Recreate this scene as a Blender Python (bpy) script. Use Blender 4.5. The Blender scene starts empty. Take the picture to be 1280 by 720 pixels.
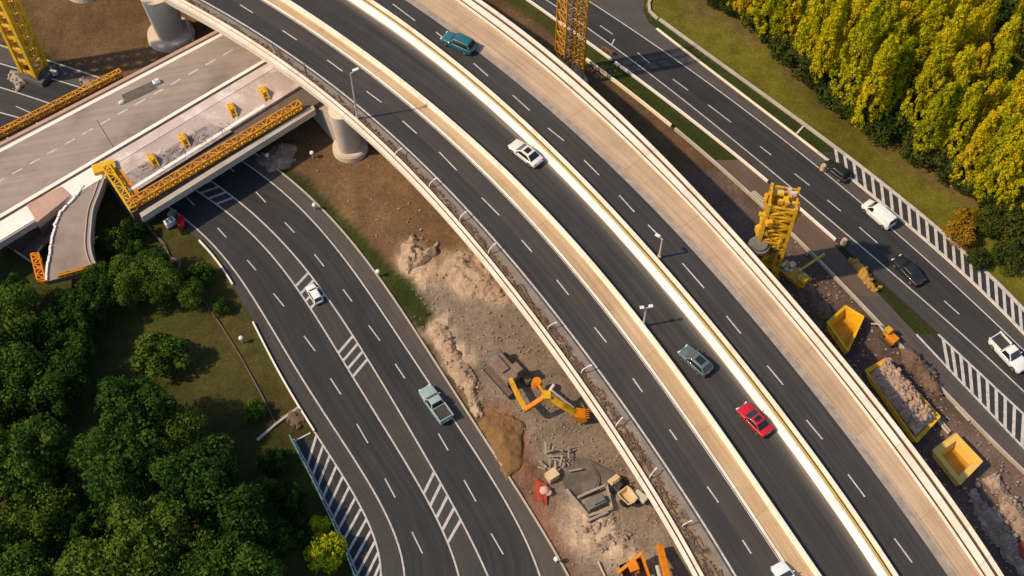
import bpy, bmesh, math, random
import numpy as np
from mathutils import Vector, Matrix
R = math.radians
random.seed(11)
rng = np.random.default_rng(11)
sc = bpy.context.scene
COL = sc.collection
PI = math.pi

# ------------------------------------------------------------------ camera / survey
H, TH, F = 150.0, R(33), 1600.0
CY = -H * math.tan(TH)
ZD, ZB = 11.0, 5.8            # viaduct deck level, cross bridge level


def G(px, py, z=0.0):
    """survey point of the photograph -> site coordinates (m) on its level z"""
    dx, dy = (px - 640) / F, (360 - py) / F
    ry = math.sin(TH) + dy * math.cos(TH)
    rz = -math.cos(TH) + dy * math.sin(TH)
    t = (z - H) / rz
    return Vector((dx * t, CY + ry * t, z))


cam_d = bpy.data.cameras.new('camera')
cam = bpy.data.objects.new('camera', cam_d)
COL.objects.link(cam)
cam.location = (0, CY, H)
cam.rotation_euler = (TH, 0, 0)
cam_d.sensor_width = 36
cam_d.lens = 36 * F / 1280
cam_d.clip_end = 6000
sc.camera = cam

# ------------------------------------------------------------------ light
SUN_AZ = math.atan2(-0.22, -0.97)     # direction towards the sun
SUN_EL = R(47)
w = bpy.data.worlds.new('World')
sc.world = w
w.use_nodes = True
nt = w.node_tree
sky = nt.nodes.new('ShaderNodeTexSky')
sky.sky_type = 'NISHITA'
sky.sun_disc = False
sky.sun_elevation = SUN_EL
sky.sun_rotation = PI / 2 - SUN_AZ
bg = nt.nodes['Background']
nt.links.new(sky.outputs[0], bg.inputs[0])
bg.inputs[1].default_value = 0.15
sd = bpy.data.lights.new('sun', 'SUN')
sd.energy = 4.5
sd.angle = R(1.5)
sd.color = (1.0, 0.76, 0.48)
sun = bpy.data.objects.new('sun', sd)
COL.objects.link(sun)
sv = Vector((math.cos(SUN_AZ) * math.cos(SUN_EL), math.sin(SUN_AZ) * math.cos(SUN_EL), math.sin(SUN_EL)))
sun.rotation_euler = sv.to_track_quat('Z', 'Y').to_euler()
sun.location = (-60, -30, 120)
sc.view_settings.view_transform = 'Standard'
sc.view_settings.look = 'None'
sc.view_settings.exposure = 0

# ------------------------------------------------------------------ materials
MATS = {}


def mat(name, c1, c2=None, scale=1.0, rough=0.85, bump=0.0, bscale=None, metal=0.0, spec=0.3, fine=0.0,
        c3=None, s3=0.1, lo=0.35, hi=0.65, lo3=0.5, hi3=0.65, uvstreak=0.0, coat=0.0, detail=6, joint=0.0):
    m = bpy.data.materials.new(name)
    m.use_nodes = True
    n, l = m.node_tree.nodes, m.node_tree.links
    b = n['Principled BSDF']
    b.inputs['Roughness'].default_value = rough
    b.inputs['Metallic'].default_value = metal
    b.inputs['Specular IOR Level'].default_value = spec
    b.inputs['Coat Weight'].default_value = coat
    c2 = c2 or tuple(x * 0.75 for x in c1)
    tc = n.new('ShaderNodeTexCoord')

    def noise_(s, d=detail, coord=None):
        t = n.new('ShaderNodeTexNoise')
        t.inputs['Scale'].default_value = s
        t.inputs['Detail'].default_value = d
        t.inputs['Roughness'].default_value = 0.6
        l.new(coord or tc.outputs['Object'], t.inputs['Vector'])
        return t

    def ramp(sock, a, bb):
        r = n.new('ShaderNodeMapRange')
        r.inputs[1].default_value = a
        r.inputs[2].default_value = bb
        l.new(sock, r.inputs[0])
        return r.outputs[0]

    def mix(f, a, bb, mode='MIX'):
        x = n.new('ShaderNodeMix')
        x.data_type = 'RGBA'
        x.blend_type = mode
        for sock, v in ((x.inputs[0], f), (x.inputs[6], a), (x.inputs[7], bb)):
            if hasattr(v, 'links'):
                l.new(v, sock)
            elif isinstance(v, (int, float)):
                sock.default_value = v
            else:
                sock.default_value = (*v, 1)
        return x.outputs[2]
    t1 = noise_(scale)
    col = mix(ramp(t1.outputs[0], lo, hi), c1, c2)
    if c3:
        col = mix(ramp(noise_(s3).outputs[0], lo3, hi3), col, c3)
    if uvstreak:
        mp = n.new('ShaderNodeMapping')
        mp.inputs['Scale'].default_value = (1, 0.02, 1)
        l.new(tc.outputs['UV'], mp.inputs['Vector'])
        s = noise_(1.4, 3, mp.outputs[0])
        col = mix(ramp(s.outputs[0], 0.35, 0.7), col, mix(1.0, col, (1 - uvstreak,) * 3, 'MULTIPLY'))
    if joint:
        dt = n.new('ShaderNodeVectorMath')
        dt.operation = 'DOT_PRODUCT'
        dt.inputs[1].default_value = (0.62 / joint, -0.785 / joint, 0)
        l.new(tc.outputs['Object'], dt.inputs[0])
        fr = n.new('ShaderNodeMath')
        fr.operation = 'FRACT'
        l.new(dt.outputs['Value'], fr.inputs[0])
        ls = n.new('ShaderNodeMath')
        ls.operation = 'LESS_THAN'
        ls.inputs[1].default_value = 0.09 / joint
        l.new(fr.outputs[0], ls.inputs[0])
        col = mix(ls.outputs[0], col, mix(1.0, col, (0.74, 0.70, 0.65), 'MULTIPLY'))
        fl = n.new('ShaderNodeMath')
        fl.operation = 'FLOOR'
        l.new(dt.outputs['Value'], fl.inputs[0])
        wn = n.new('ShaderNodeTexWhiteNoise')
        wn.noise_dimensions = '1D'
        l.new(fl.outputs[0], wn.inputs['W'])
        col = mix(wn.outputs['Value'], col, mix(1.0, col, (0.94, 0.925, 0.905), 'MULTIPLY'))
    if fine:
        col = mix(ramp(noise_(6.0, 3).outputs[0], 0.3, 0.7), col, mix(1.0, col, (1 - fine,) * 3, 'MULTIPLY'))
    l.new(col, b.inputs['Base Color'])
    if bump:
        bp = n.new('ShaderNodeBump')
        bp.inputs['Strength'].default_value = 1.0
        bp.inputs['Distance'].default_value = bump
        l.new(noise_(bscale or scale * 3).outputs[0], bp.inputs['Height'])
        l.new(bp.outputs[0], b.inputs['Normal'])
    MATS[name] = m
    return m


def paint(name, c, rough=0.35, coat=0.4, metal=0.0):
    return mat(name, c, tuple(x * 0.86 for x in c), 0.9, rough, metal=metal, spec=0.5, coat=coat)


mat('asphalt', (0.045, 0.045, 0.049), (0.056, 0.055, 0.057), 0.25, 0.8, bump=0.01, bscale=14, fine=0.16,
    c3=(0.068, 0.062, 0.057), s3=0.05, lo3=0.48, hi3=0.72, uvstreak=0.42)
mat('asphalt_low', (0.035, 0.037, 0.042), (0.045, 0.046, 0.05), 0.25, 0.8, bump=0.01, bscale=14, fine=0.16,
    c3=(0.054, 0.053, 0.052), s3=0.05, lo3=0.48, hi3=0.72, uvstreak=0.42)
mat('shoulder', (0.085, 0.078, 0.074), (0.105, 0.092, 0.084), 0.3, 0.85, bump=0.01, bscale=12, fine=0.2, uvstreak=0.25)
mat('shoulder_dark', (0.056, 0.054, 0.053), (0.07, 0.066, 0.062), 0.3, 0.85, bump=0.01, bscale=12, fine=0.2, uvstreak=0.25)
mat('shoulder_brown', (0.12, 0.085, 0.066), (0.15, 0.105, 0.08), 0.3, 0.9, bump=0.02, bscale=6, fine=0.2, uvstreak=0.2)
mat('bridge_asphalt', (0.33, 0.275, 0.24), (0.385, 0.32, 0.275), 0.15, 0.85, bump=0.01, bscale=10, fine=0.12,
    c3=(0.22, 0.17, 0.14), s3=0.06, uvstreak=0.2)
mat('marking', (0.62, 0.60, 0.58), (0.36, 0.35, 0.34), 1.6, 0.7, fine=0.3, lo=0.45, hi=0.75)
mat('marking_low', (0.58, 0.57, 0.56), (0.36, 0.35, 0.35), 1.4, 0.7, fine=0.35, lo=0.45, hi=0.8)
mat('cream', (0.9, 0.79, 0.61), (0.82, 0.69, 0.51), 0.35, 0.8, fine=0.15, bump=0.02, bscale=4)
mat('rail_cream', (0.92, 0.86, 0.74), (0.86, 0.77, 0.62), 0.3, 0.8, fine=0.16, bump=0.02, bscale=4, c3=(0.66, 0.54, 0.4), s3=0.35, lo3=0.55, hi3=0.8, joint=4.0)
mat('rail_white', (0.9, 0.86, 0.8), (0.84, 0.79, 0.72), 0.3, 0.8, fine=0.12, c3=(0.62, 0.54, 0.46), s3=0.4, lo3=0.58, hi3=0.85)
mat('asphalt_worn', (0.062, 0.055, 0.052), (0.075, 0.065, 0.06), 0.2, 0.8, bump=0.01, bscale=14, fine=0.16, uvstreak=0.3)
mat('white_concrete', (0.88, 0.84, 0.78), (0.8, 0.75, 0.68), 0.4, 0.75, fine=0.1)
mat('ochre', (0.64, 0.47, 0.32), (0.55, 0.39, 0.25), 0.25, 0.9, fine=0.2, bump=0.02, bscale=5, uvstreak=0.3, c3=(0.46, 0.35, 0.25), s3=0.12, lo3=0.52, hi3=0.75, joint=12.0)
mat('ochre_deep', (0.56, 0.39, 0.22), (0.64, 0.48, 0.31), 0.2, 0.9, fine=0.22, bump=0.02, bscale=5, uvstreak=0.3, c3=(0.42, 0.29, 0.17), s3=0.15, lo3=0.52, hi3=0.75, joint=12.0)
mat('patch_tar', (0.03, 0.031, 0.034), (0.037, 0.037, 0.039), 0.6, 0.75, fine=0.2)
mat('patch_dark', (0.09, 0.08, 0.075), (0.15, 0.13, 0.115), 0.5, 0.9, fine=0.25)
mat('gutter', (0.3, 0.255, 0.22), (0.42, 0.36, 0.3), 0.8, 0.9, fine=0.3, bump=0.03, bscale=4)
mat('gap_and_shadow', (0.05, 0.04, 0.03), (0.1, 0.075, 0.05), 1.2, 0.9)  # dark tone of the real gaps and of the painted shadow line
mat('yellow_line', (0.62, 0.45, 0.02), (0.5, 0.36, 0.03), 1.0, 0.7)
mat('concrete', (0.5, 0.45, 0.39), (0.4, 0.355, 0.3), 0.3, 0.85, fine=0.15, bump=0.02, bscale=4)
mat('pier_concrete', (0.66, 0.57, 0.46), (0.54, 0.46, 0.37), 0.3, 0.85, fine=0.15, bump=0.02, bscale=4)
mat('concrete_dark', (0.16, 0.15, 0.14), (0.11, 0.1, 0.095), 0.4, 0.9, fine=0.2, bump=0.02, bscale=4)
mat('yard_dark', (0.105, 0.092, 0.082), (0.16, 0.135, 0.112), 0.7, 0.95, bump=0.05, bscale=3, fine=0.35, c3=(0.2, 0.165, 0.13), s3=0.5, lo3=0.5, hi3=0.7)
mat('rebar_strip', (0.25, 0.17, 0.105), (0.36, 0.27, 0.19), 0.9, 0.95, bump=0.1, bscale=2.5, fine=0.35, c3=(0.1, 0.07, 0.045), s3=0.6)
mat('strip_edge', (0.21, 0.185, 0.165), (0.28, 0.25, 0.22), 0.7, 0.95, bump=0.03, bscale=4, fine=0.25)
mat('slab_pale', (0.56, 0.46, 0.42), (0.44, 0.36, 0.34), 0.22, 0.9, bump=0.04, bscale=2, fine=0.25, c3=(0.68, 0.6, 0.55), s3=0.35)
mat('slab_light', (0.66, 0.56, 0.52), (0.56, 0.46, 0.43), 0.3, 0.9, bump=0.03, bscale=2, fine=0.2, c3=(0.76, 0.7, 0.65), s3=0.35)
mat('slab_rough', (0.2, 0.175, 0.175), (0.46, 0.41, 0.4), 0.8, 0.95, bump=0.12, bscale=1.6, fine=0.3)
mat('slab_pink', (0.54, 0.36, 0.28), (0.48, 0.31, 0.24), 0.5, 0.9, fine=0.2)
mat('trough_brown', (0.125, 0.095, 0.08), (0.16, 0.12, 0.1), 0.5, 0.9, fine=0.2, bump=0.02)
mat('form_orange', (0.78, 0.37, 0.02), (0.5, 0.2, 0.02), 1.2, 0.65, fine=0.35, c3=(0.26, 0.14, 0.07), s3=0.8, lo3=0.55, hi3=0.75)
mat('form_yellow', (0.82, 0.5, 0.02), (0.66, 0.36, 0.02), 1.0, 0.6, fine=0.25, c3=(0.4, 0.24, 0.06), s3=0.9, lo3=0.58, hi3=0.78)
mat('machine_yellow', (0.72, 0.43, 0.015), (0.55, 0.28, 0.015), 1.4, 0.5, fine=0.2, coat=0.15, c3=(0.3, 0.14, 0.02), s3=1.1, lo3=0.55, hi3=0.75)
mat('skip_amber', (0.66, 0.34, 0.012), (0.5, 0.24, 0.015), 0.9, 0.6, fine=0.25)
mat('skip_yellow', (0.84, 0.5, 0.018), (0.74, 0.41, 0.02), 0.9, 0.5, fine=0.2, c3=(0.4, 0.25, 0.1), s3=1.0, lo3=0.6, hi3=0.75)
mat('skip_worn', (0.84, 0.54, 0.06), (0.74, 0.52, 0.2), 1.2, 0.6, fine=0.25)
mat('machine_orange', (0.75, 0.27, 0.01), (0.6, 0.18, 0.01), 1.0, 0.5, fine=0.2, coat=0.1)
mat('machine_brown', (0.18, 0.13, 0.1), (0.26, 0.2, 0.16), 1.0, 0.7, fine=0.3)
mat('steel_dark', (0.04, 0.038, 0.036), (0.065, 0.058, 0.05), 1.5, 0.6, fine=0.2, spec=0.4)
mat('steel_grey', (0.14, 0.135, 0.13), (0.2, 0.19, 0.18), 1.2, 0.55, fine=0.25)
mat('steel_rust', (0.28, 0.13, 0.05), (0.2, 0.09, 0.04), 1.6, 0.8, fine=0.3)
mat('pale_metal', (0.6, 0.56, 0.5), (0.5, 0.46, 0.4), 1.0, 0.5, fine=0.1)
mat('lamp_grey', (0.45, 0.43, 0.4), None, 1.0, 0.5)
mat('white_paint', (0.8, 0.8, 0.78), (0.7, 0.69, 0.66), 0.8, 0.5, fine=0.08)
mat('tan_paint', (0.66, 0.5, 0.3), (0.56, 0.42, 0.25), 1.2, 0.6, fine=0.15)
mat('red_sheet', (0.42, 0.06, 0.035), (0.3, 0.05, 0.03), 1.5, 0.8, fine=0.3)
mat('teal_light', (0.13, 0.27, 0.23), None, 0.8, 0.6)
mat('teal_fence', (0.06, 0.17, 0.15), (0.09, 0.22, 0.19), 0.8, 0.6, fine=0.1)
mat('rubble', (0.4, 0.3, 0.23), (0.24, 0.17, 0.13), 0.9, 0.95, bump=0.25, bscale=1.8, fine=0.4, c3=(0.52, 0.42, 0.34), s3=0.5)
mat('rubble_pink', (0.58, 0.42, 0.32), (0.36, 0.24, 0.18), 0.9, 0.95, bump=0.25, bscale=1.8, fine=0.35, c3=(0.62, 0.5, 0.42), s3=0.5)
mat('rubble_dark', (0.13, 0.085, 0.06), (0.22, 0.15, 0.11), 0.9, 0.95, bump=0.2, bscale=2, fine=0.4)
mat('sand_pale', (0.5, 0.38, 0.27), (0.36, 0.25, 0.17), 0.5, 0.95, bump=0.2, bscale=1.2, fine=0.3)
mat('sand_gold', (0.5, 0.3, 0.07), (0.38, 0.22, 0.06), 0.8, 0.95, bump=0.1, bscale=2, fine=0.3)
mat('sand_brown', (0.25, 0.145, 0.06), (0.19, 0.105, 0.045), 0.6, 0.95, bump=0.1, bscale=2, fine=0.25)
mat('stone', (0.4, 0.33, 0.27), (0.28, 0.22, 0.17), 1.5, 0.95, fine=0.3)
mat('bark', (0.1, 0.07, 0.045), (0.06, 0.04, 0.028), 2.5, 0.95, bump=0.03)
paint('car_teal', (0.02, 0.13, 0.17))
paint('car_white', (0.74, 0.71, 0.65))
paint('car_slate', (0.1, 0.14, 0.155))
paint('car_red', (0.5, 0.012, 0.02))
paint('car_ice', (0.3, 0.4, 0.43))
paint('car_black', (0.014, 0.02, 0.022))
paint('car_snow', (0.78, 0.82, 0.82))
mat('glass', (0.012, 0.015, 0.018), (0.02, 0.022, 0.024), 0.6, 0.08, spec=0.7)
mat('tyre', (0.015, 0.015, 0.015), (0.022, 0.021, 0.02), 2, 0.9)
mat('rim', (0.4, 0.4, 0.4), (0.3, 0.3, 0.3), 2, 0.35, metal=0.7)
mat('lens_clear', (0.75, 0.74, 0.7), None, 2, 0.15, spec=0.6)
mat('lens_red', (0.4, 0.02, 0.02), None, 2, 0.2, spec=0.6)
mat('pinkish', (0.62, 0.4, 0.3), None, 2, 0.6)


def leaf_mat(name, cols, trans=0.35):
    """foliage: tint attribute picks along a short colour ramp, object random shifts it"""
    m = bpy.data.materials.new(name)
    m.use_nodes = True
    n, l = m.node_tree.nodes, m.node_tree.links
    n.remove(n['Principled BSDF'])
    at = n.new('ShaderNodeAttribute')
    at.attribute_name = 'tint'
    oi = n.new('ShaderNodeObjectInfo')
    ad = n.new('ShaderNodeMath')
    ad.operation = 'MULTIPLY_ADD'
    ad.inputs[1].default_value = 0.6
    l.new(oi.outputs['Random'], ad.inputs[0])
    sb = n.new('ShaderNodeMath')
    sb.operation = 'SUBTRACT'
    sb.inputs[1].default_value = 0.28
    l.new(at.outputs['Fac'], sb.inputs[0])
    l.new(sb.outputs[0], ad.inputs[2])
    cr = n.new('ShaderNodeValToRGB')
    e = cr.color_ramp.elements
    e[0].color = (*cols[0], 1)
    e[1].color = (*cols[-1], 1)
    for i, c in enumerate(cols[1:-1]):
        x = e.new((i + 1) / (len(cols) - 1))
        x.color = (*c, 1)
    l.new(ad.outputs[0], cr.inputs[0])
    d = n.new('ShaderNodeBsdfDiffuse')
    t = n.new('ShaderNodeBsdfTranslucent')
    mx = n.new('ShaderNodeMixShader')
    mx.inputs[0].default_value = trans
    l.new(cr.outputs[0], d.inputs[0])
    l.new(cr.outputs[0], t.inputs[0])
    l.new(d.outputs[0], mx.inputs[1])
    l.new(t.outputs[0], mx.inputs[2])
    l.new(mx.outputs[0], n['Material Output'].inputs[0])
    MATS[name] = m


leaf_mat('leaf_dark', [(0.010, 0.028, 0.008), (0.030, 0.074, 0.014), (0.06, 0.122, 0.019), (0.125, 0.18, 0.024)], 0.28)
leaf_mat('leaf_gold', [(0.16, 0.20, 0.010), (0.38, 0.40, 0.012), (0.60, 0.53, 0.014), (0.76, 0.50, 0.02)], 0.4)
leaf_mat('leaf_under', [(0.02, 0.035, 0.01), (0.035, 0.06, 0.014), (0.06, 0.085, 0.016), (0.09, 0.1, 0.018)], 0.25)
leaf_mat('leaf_lime', [(0.13, 0.2, 0.01), (0.25, 0.32, 0.012), (0.36, 0.42, 0.015), (0.45, 0.45, 0.015)], 0.3)
leaf_mat('leaf_rust', [(0.14, 0.11, 0.015), (0.24, 0.16, 0.016), (0.34, 0.2, 0.018), (0.4, 0.22, 0.025)], 0.3)

# ------------------------------------------------------------------ helpers


def tag(o, label=None, cat=None, group=None, kind=None):
    if label:
        o['label'] = label
    if cat:
        o['category'] = cat
    if group:
        o['group'] = group
    if kind:
        o['kind'] = kind
    return o


def thing(name, label, cat, loc=(0, 0, 0), rz=0.0, group=None):
    o = bpy.data.objects.new(name, None)
    COL.objects.link(o)
    o.location = loc
    o.rotation_euler = (0, 0, rz)
    o.empty_display_size = 0.5
    return tag(o, label, cat, group)


def link(name, me, m, parent=None):
    if isinstance(m, str):
        m = [m]
    for x in m:
        me.materials.append(MATS[x])
    o = bpy.data.objects.new(name, me)
    COL.objects.link(o)
    if parent:
        o.parent = parent
    return o


def obj(name, bm, m, parent=None, smooth=False, recalc=True):
    if recalc:
        bmesh.ops.recalc_face_normals(bm, faces=bm.faces)
    me = bpy.data.meshes.new(name)
    bm.to_mesh(me)
    bm.free()
    if smooth:
        for p in me.polygons:
            p.use_smooth = True
    return link(name, me, m, parent)


def dup(root, loc=None, rz=None, label=None, group=None, scale=None):
    r = root.copy()
    COL.objects.link(r)
    if loc is not None:
        r.location = loc
    if rz is not None:
        r.rotation_euler = (0, 0, rz)
    if scale is not None:
        r.scale = scale
    if label:
        r['label'] = label
    if group:
        r['group'] = group
    for ch in list(root.children):
        c = ch.copy()
        COL.objects.link(c)
        c.parent = r
        for g in list(ch.children):
            d = g.copy()
            COL.objects.link(d)
            d.parent = c
    return r


def box(bm, c, s, rot=None, bev=0.0, taper=None):
    x, y, z = s[0] / 2, s[1] / 2, s[2] / 2
    tx, ty = taper or (1, 1)
    vs = [Vector((sx * x * (tx if sz > 0 else 1), sy * y * (ty if sz > 0 else 1), sz * z))
          for sz in (-1, 1) for sx, sy in ((-1, -1), (1, -1), (1, 1), (-1, 1))]
    if rot is not None:
        vs = [rot @ v for v in vs]
    v = [bm.verts.new(p + Vector(c)) for p in vs]
    fs = [bm.faces.new([v[i] for i in q]) for q in ((3, 2, 1, 0), (4, 5, 6, 7), (0, 1, 5, 4), (1, 2, 6, 5), (2, 3, 7, 6), (3, 0, 4, 7))]
    if bev:
        es = list({e for f in fs for e in f.edges})
        bmesh.ops.bevel(bm, geom=es, offset=bev, segments=2, affect='EDGES', profile=0.6)
    return fs


def bar(bm, p, q, r, n=4, r2=None):
    p, q = Vector(p), Vector(q)
    d = (q - p)
    if d.length < 1e-5:
        return
    d.normalize()
    a = d.cross(Vector((0, 0, 1)))
    if a.length < 1e-3:
        a = Vector((1, 0, 0))
    a.normalize()
    b = d.cross(a)
    r2 = r if r2 is None else r2
    A, B = [], []
    for i in range(n):
        t = 2 * PI * (i + 0.5) / n
        o = a * math.cos(t) + b * math.sin(t)
        A.append(bm.verts.new(p + o * r))
        B.append(bm.verts.new(q + o * r2))
    for i in range(n):
        j = (i + 1) % n
        bm.faces.new((A[i], A[j], B[j], B[i]))
    bm.faces.new(A[::-1])
    bm.faces.new(B)


def cyl(bm, c, r, h, n=20, r2=None, sx=1.0, sy=1.0):
    r2 = r if r2 is None else r2
    c = Vector(c)
    A = [bm.verts.new(c + Vector((sx * r * math.cos(2 * PI * i / n), sy * r * math.sin(2 * PI * i / n), 0))) for i in range(n)]
    B = [bm.verts.new(c + Vector((sx * r2 * math.cos(2 * PI * i / n), sy * r2 * math.sin(2 * PI * i / n), h))) for i in range(n)]
    for i in range(n):
        j = (i + 1) % n
        bm.faces.new((A[i], A[j], B[j], B[i]))
    bm.faces.new(A[::-1])
    bm.faces.new(B)


def tube(bm, pts, r, n=6):
    for a, b in zip(pts[:-1], pts[1:]):
        bar(bm, a, b, r, n)


def blob(bm, c, r, n=1, jit=0.25):
    g = bmesh.ops.create_icosphere(bm, subdivisions=n, radius=1.0)
    s = Vector((r[0], r[1], r[2])) if hasattr(r, '__len__') else Vector((r, r, r))
    for v in g['verts']:
        k = 1 + random.uniform(-jit, jit)
        v.co = Vector((v.co.x * s.x * k, v.co.y * s.y * k, v.co.z * s.z * k)) + Vector(c)


# value noise on arrays
_tab = rng.random((256, 256))


def vnoise(x, y, s):
    x, y = np.asarray(x) * s + 1000.3, np.asarray(y) * s + 1000.7
    xi, yi = np.floor(x).astype(int), np.floor(y).astype(int)
    fx, fy = x - xi, y - yi
    fx, fy = fx * fx * (3 - 2 * fx), fy * fy * (3 - 2 * fy)
    t = lambda a, b: _tab[a % 256, b % 256]
    return (t(xi, yi) * (1 - fx) * (1 - fy) + t(xi + 1, yi) * fx * (1 - fy) + t(xi, yi + 1) * (1 - fx) * fy + t(xi + 1, yi + 1) * fx * fy) * 2 - 1


def fbm(x, y, s, o=4):
    r, a = 0, 1.0
    for i in range(o):
        r = r + a * vnoise(x + 17 * i, y - 9 * i, s)
        s *= 2.1
        a *= 0.5
    return r


class Line:
    """a smooth alignment: x as a polynomial of y, straight beyond the survey"""

    def __init__(self, pts, z=0.0, deg=4, off=0.0):
        P = [G(a, b, z) for a, b in pts]
        ys = np.array([p.y for p in P])
        xs = np.array([p.x for p in P])
        self.y0, self.y1 = ys.min(), ys.max()
        self.m, self.s = ys.mean(), (ys.max() - ys.min()) / 2
        self.p = np.polyfit((ys - self.m) / self.s, xs, deg)
        self.d = np.polyder(self.p) / self.s
        self.z, self.off = z, off

    def base(self, y):
        y = np.asarray(y, float)
        yc = np.clip(y, self.y0, self.y1)
        t = (yc - self.m) / self.s
        sl = np.polyval(self.d, t)
        return np.polyval(self.p, t) + sl * (y - yc), sl

    def xy(self, y, off=0.0):
        x, sl = self.base(y)
        o = off + self.off
        nrm = np.sqrt(1 + sl * sl)
        return x + o / nrm, np.asarray(y) - o * sl / nrm

    def X(self, y):
        if not self.off:
            return self.base(y)[0]
        yy = np.asarray(y, float)
        for _ in range(3):
            xx, y2 = self.xy(yy)
            yy = yy + (np.asarray(y) - y2)
        return self.xy(yy)[0]

    def shift(self, off):
        o = Line.__new__(Line)
        o.__dict__.update(self.__dict__)
        o.off = self.off + off
        return o


class Mid:
    def __init__(self, a, b, t):
        self.a, self.b, self.t = a, b, t

    def X(self, y):
        return self.a.X(y) * (1 - self.t) + self.b.X(y) * self.t


def yr(Y0, Y1, step=1.5):
    return np.linspace(Y0, Y1, max(2, int(abs(Y1 - Y0) / step) + 1))


def strip(name, a, b, Y, z, m, parent=None, thick=0.0, cols=1, crown=0.0):
    """surface (or slab, thick > 0) between two alignments; uv in metres"""
    xa, xb = a.X(Y), b.X(Y)
    n = len(Y)
    z = np.broadcast_to(np.asarray(z, float), (n,))
    vs, fs, uvs = [], [], []
    for i in range(n):
        for c in range(cols + 1):
            t = c / cols
            vs.append((xa[i] * (1 - t) + xb[i] * t, Y[i], z[i] + crown * math.sin(PI * t)))
            uvs.append((abs(xb[i] - xa[i]) * t, Y[i] * 1.6))
    k = cols + 1
    for i in range(n - 1):
        for c in range(cols):
            fs.append((i * k + c, i * k + c + 1, (i + 1) * k + c + 1, (i + 1) * k + c))
    if thick:
        o = len(vs)
        for i in range(n):
            vs.append((xa[i], Y[i], z[i] - thick))
            vs.append((xb[i], Y[i], z[i] - thick))
            uvs += [(0, Y[i]), (1, Y[i])]
        for i in range(n - 1):
            fs.append((o + 2 * i, o + 2 * i + 2, o + 2 * i + 3, o + 2 * i + 1))
            fs.append((i * k, (i + 1) * k, o + 2 * i + 2, o + 2 * i))
            fs.append((i * k + cols, o + 2 * i + 1, o + 2 * i + 3, (i + 1) * k + cols))
        fs.append(tuple(range(k)) + (o + 1, o))
        fs.append(tuple(range((n - 1) * k, n * k)) + (o + 2 * n - 1, o + 2 * n - 2))
    me = bpy.data.meshes.new(name)
    me.from_pydata(vs, [], fs)
    uv = me.uv_layers.new(name='UVMap')
    idx = np.zeros(len(me.loops), int)
    me.loops.foreach_get('vertex_index', idx)
    uv.data.foreach_set('uv', np.array(uvs)[idx].ravel())
    bm = bmesh.new()
    bm.from_mesh(me)
    bmesh.ops.recalc_face_normals(bm, faces=bm.faces)
    if not thick and bm.faces:
        bm.faces.ensure_lookup_table()
        if bm.faces[0].normal.z < 0:
            bmesh.ops.reverse_faces(bm, faces=bm.faces)
    bm.to_mesh(me)
    bm.free()
    return link(name, me, m, parent)


def sweep(name, ln, prof, Y, m, parent=None, jit=0.0):
    """closed profile [(offset, z)...] swept along an alignment"""
    bm = bmesh.new()
    rows = []
    for y in Y:
        r = []
        for o, z in prof:
            x, yy = ln.xy(y, o)
            r.append(bm.verts.new((float(x), float(yy), z + random.uniform(-jit, jit))))
        rows.append(r)
    k = len(prof)
    for a, b in zip(rows[:-1], rows[1:]):
        for i in range(k):
            j = (i + 1) % k
            bm.faces.new((a[i], a[j], b[j], b[i]))
    bm.faces.new(rows[0])
    bm.faces.new(rows[-1][::-1])
    return obj(name, bm, m, parent)


def rail_prof(w_, z0, z1):
    return [(-w_ / 2, z0), (w_ / 2, z0), (w_ / 2, z1), (-w_ / 2, z1)]


def jersey(w_, z0, h, t=0.2):
    return [(-w_ / 2, z0), (w_ / 2, z0), (w_ / 2, z0 + 0.1), (t / 2 + 0.04, z0 + 0.35), (t / 2, z0 + h), (-t / 2, z0 + h), (-t / 2 - 0.04, z0 + 0.35), (-w_ / 2, z0 + 0.1)]


def paintline(bm, ln, Y, wd, z, off=0.0):
    prev = None
    for y in Y:
        a = ln.xy(y, off - wd / 2)
        b = ln.xy(y, off + wd / 2)
        c = (bm.verts.new((float(a[0]), float(a[1]), z)), bm.verts.new((float(b[0]), float(b[1]), z)))
        if prev:
            bm.faces.new((prev[0], prev[1], c[1], c[0]))
        prev = c


def dash(bm, p, q, wd, z):
    p, q = Vector(p), Vector(q)
    d = (q - p)
    d.z = 0
    d.normalize()
    n = Vector((-d.y, d.x, 0)) * wd / 2
    bm.faces.new([bm.verts.new((v.x, v.y, z)) for v in (p - n, q - n, q + n, p + n)])


def dashes(name, lst, z, zo, m, parent, wd=0.17):
    for p, q in lst:
        b2 = bmesh.new()
        dash(b2, G(*p, z), G(*q, z), wd, z + zo)
        obj(name, up(b2), m, parent, recalc=False)


def up(bm):
    for f in bm.faces:
        f.normal_update()
        if f.normal.z < 0:
            f.normal_flip()
    return bm


def poly(px, z=0.0):
    return np.array([G(a, b, z).xy for a, b in px])


def sdist(P, x, y):
    """signed distance, positive inside"""
    d = np.full(x.shape, 1e9)
    ins = np.zeros(x.shape, bool)
    n = len(P)
    for i in range(n):
        ax, ay = P[i]
        bx, by = P[(i + 1) % n]
        ex, ey = bx - ax, by - ay
        t = np.clip(((x - ax) * ex + (y - ay) * ey) / (ex * ex + ey * ey + 1e-9), 0, 1)
        d = np.minimum(d, np.hypot(x - ax - t * ex, y - ay - t * ey))
        if ay != by:
            ins ^= ((ay > y) != (by > y)) & (x < (bx - ax) * (y - ay) / (by - ay) + ax)
    return np.where(ins, d, -d)


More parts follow.
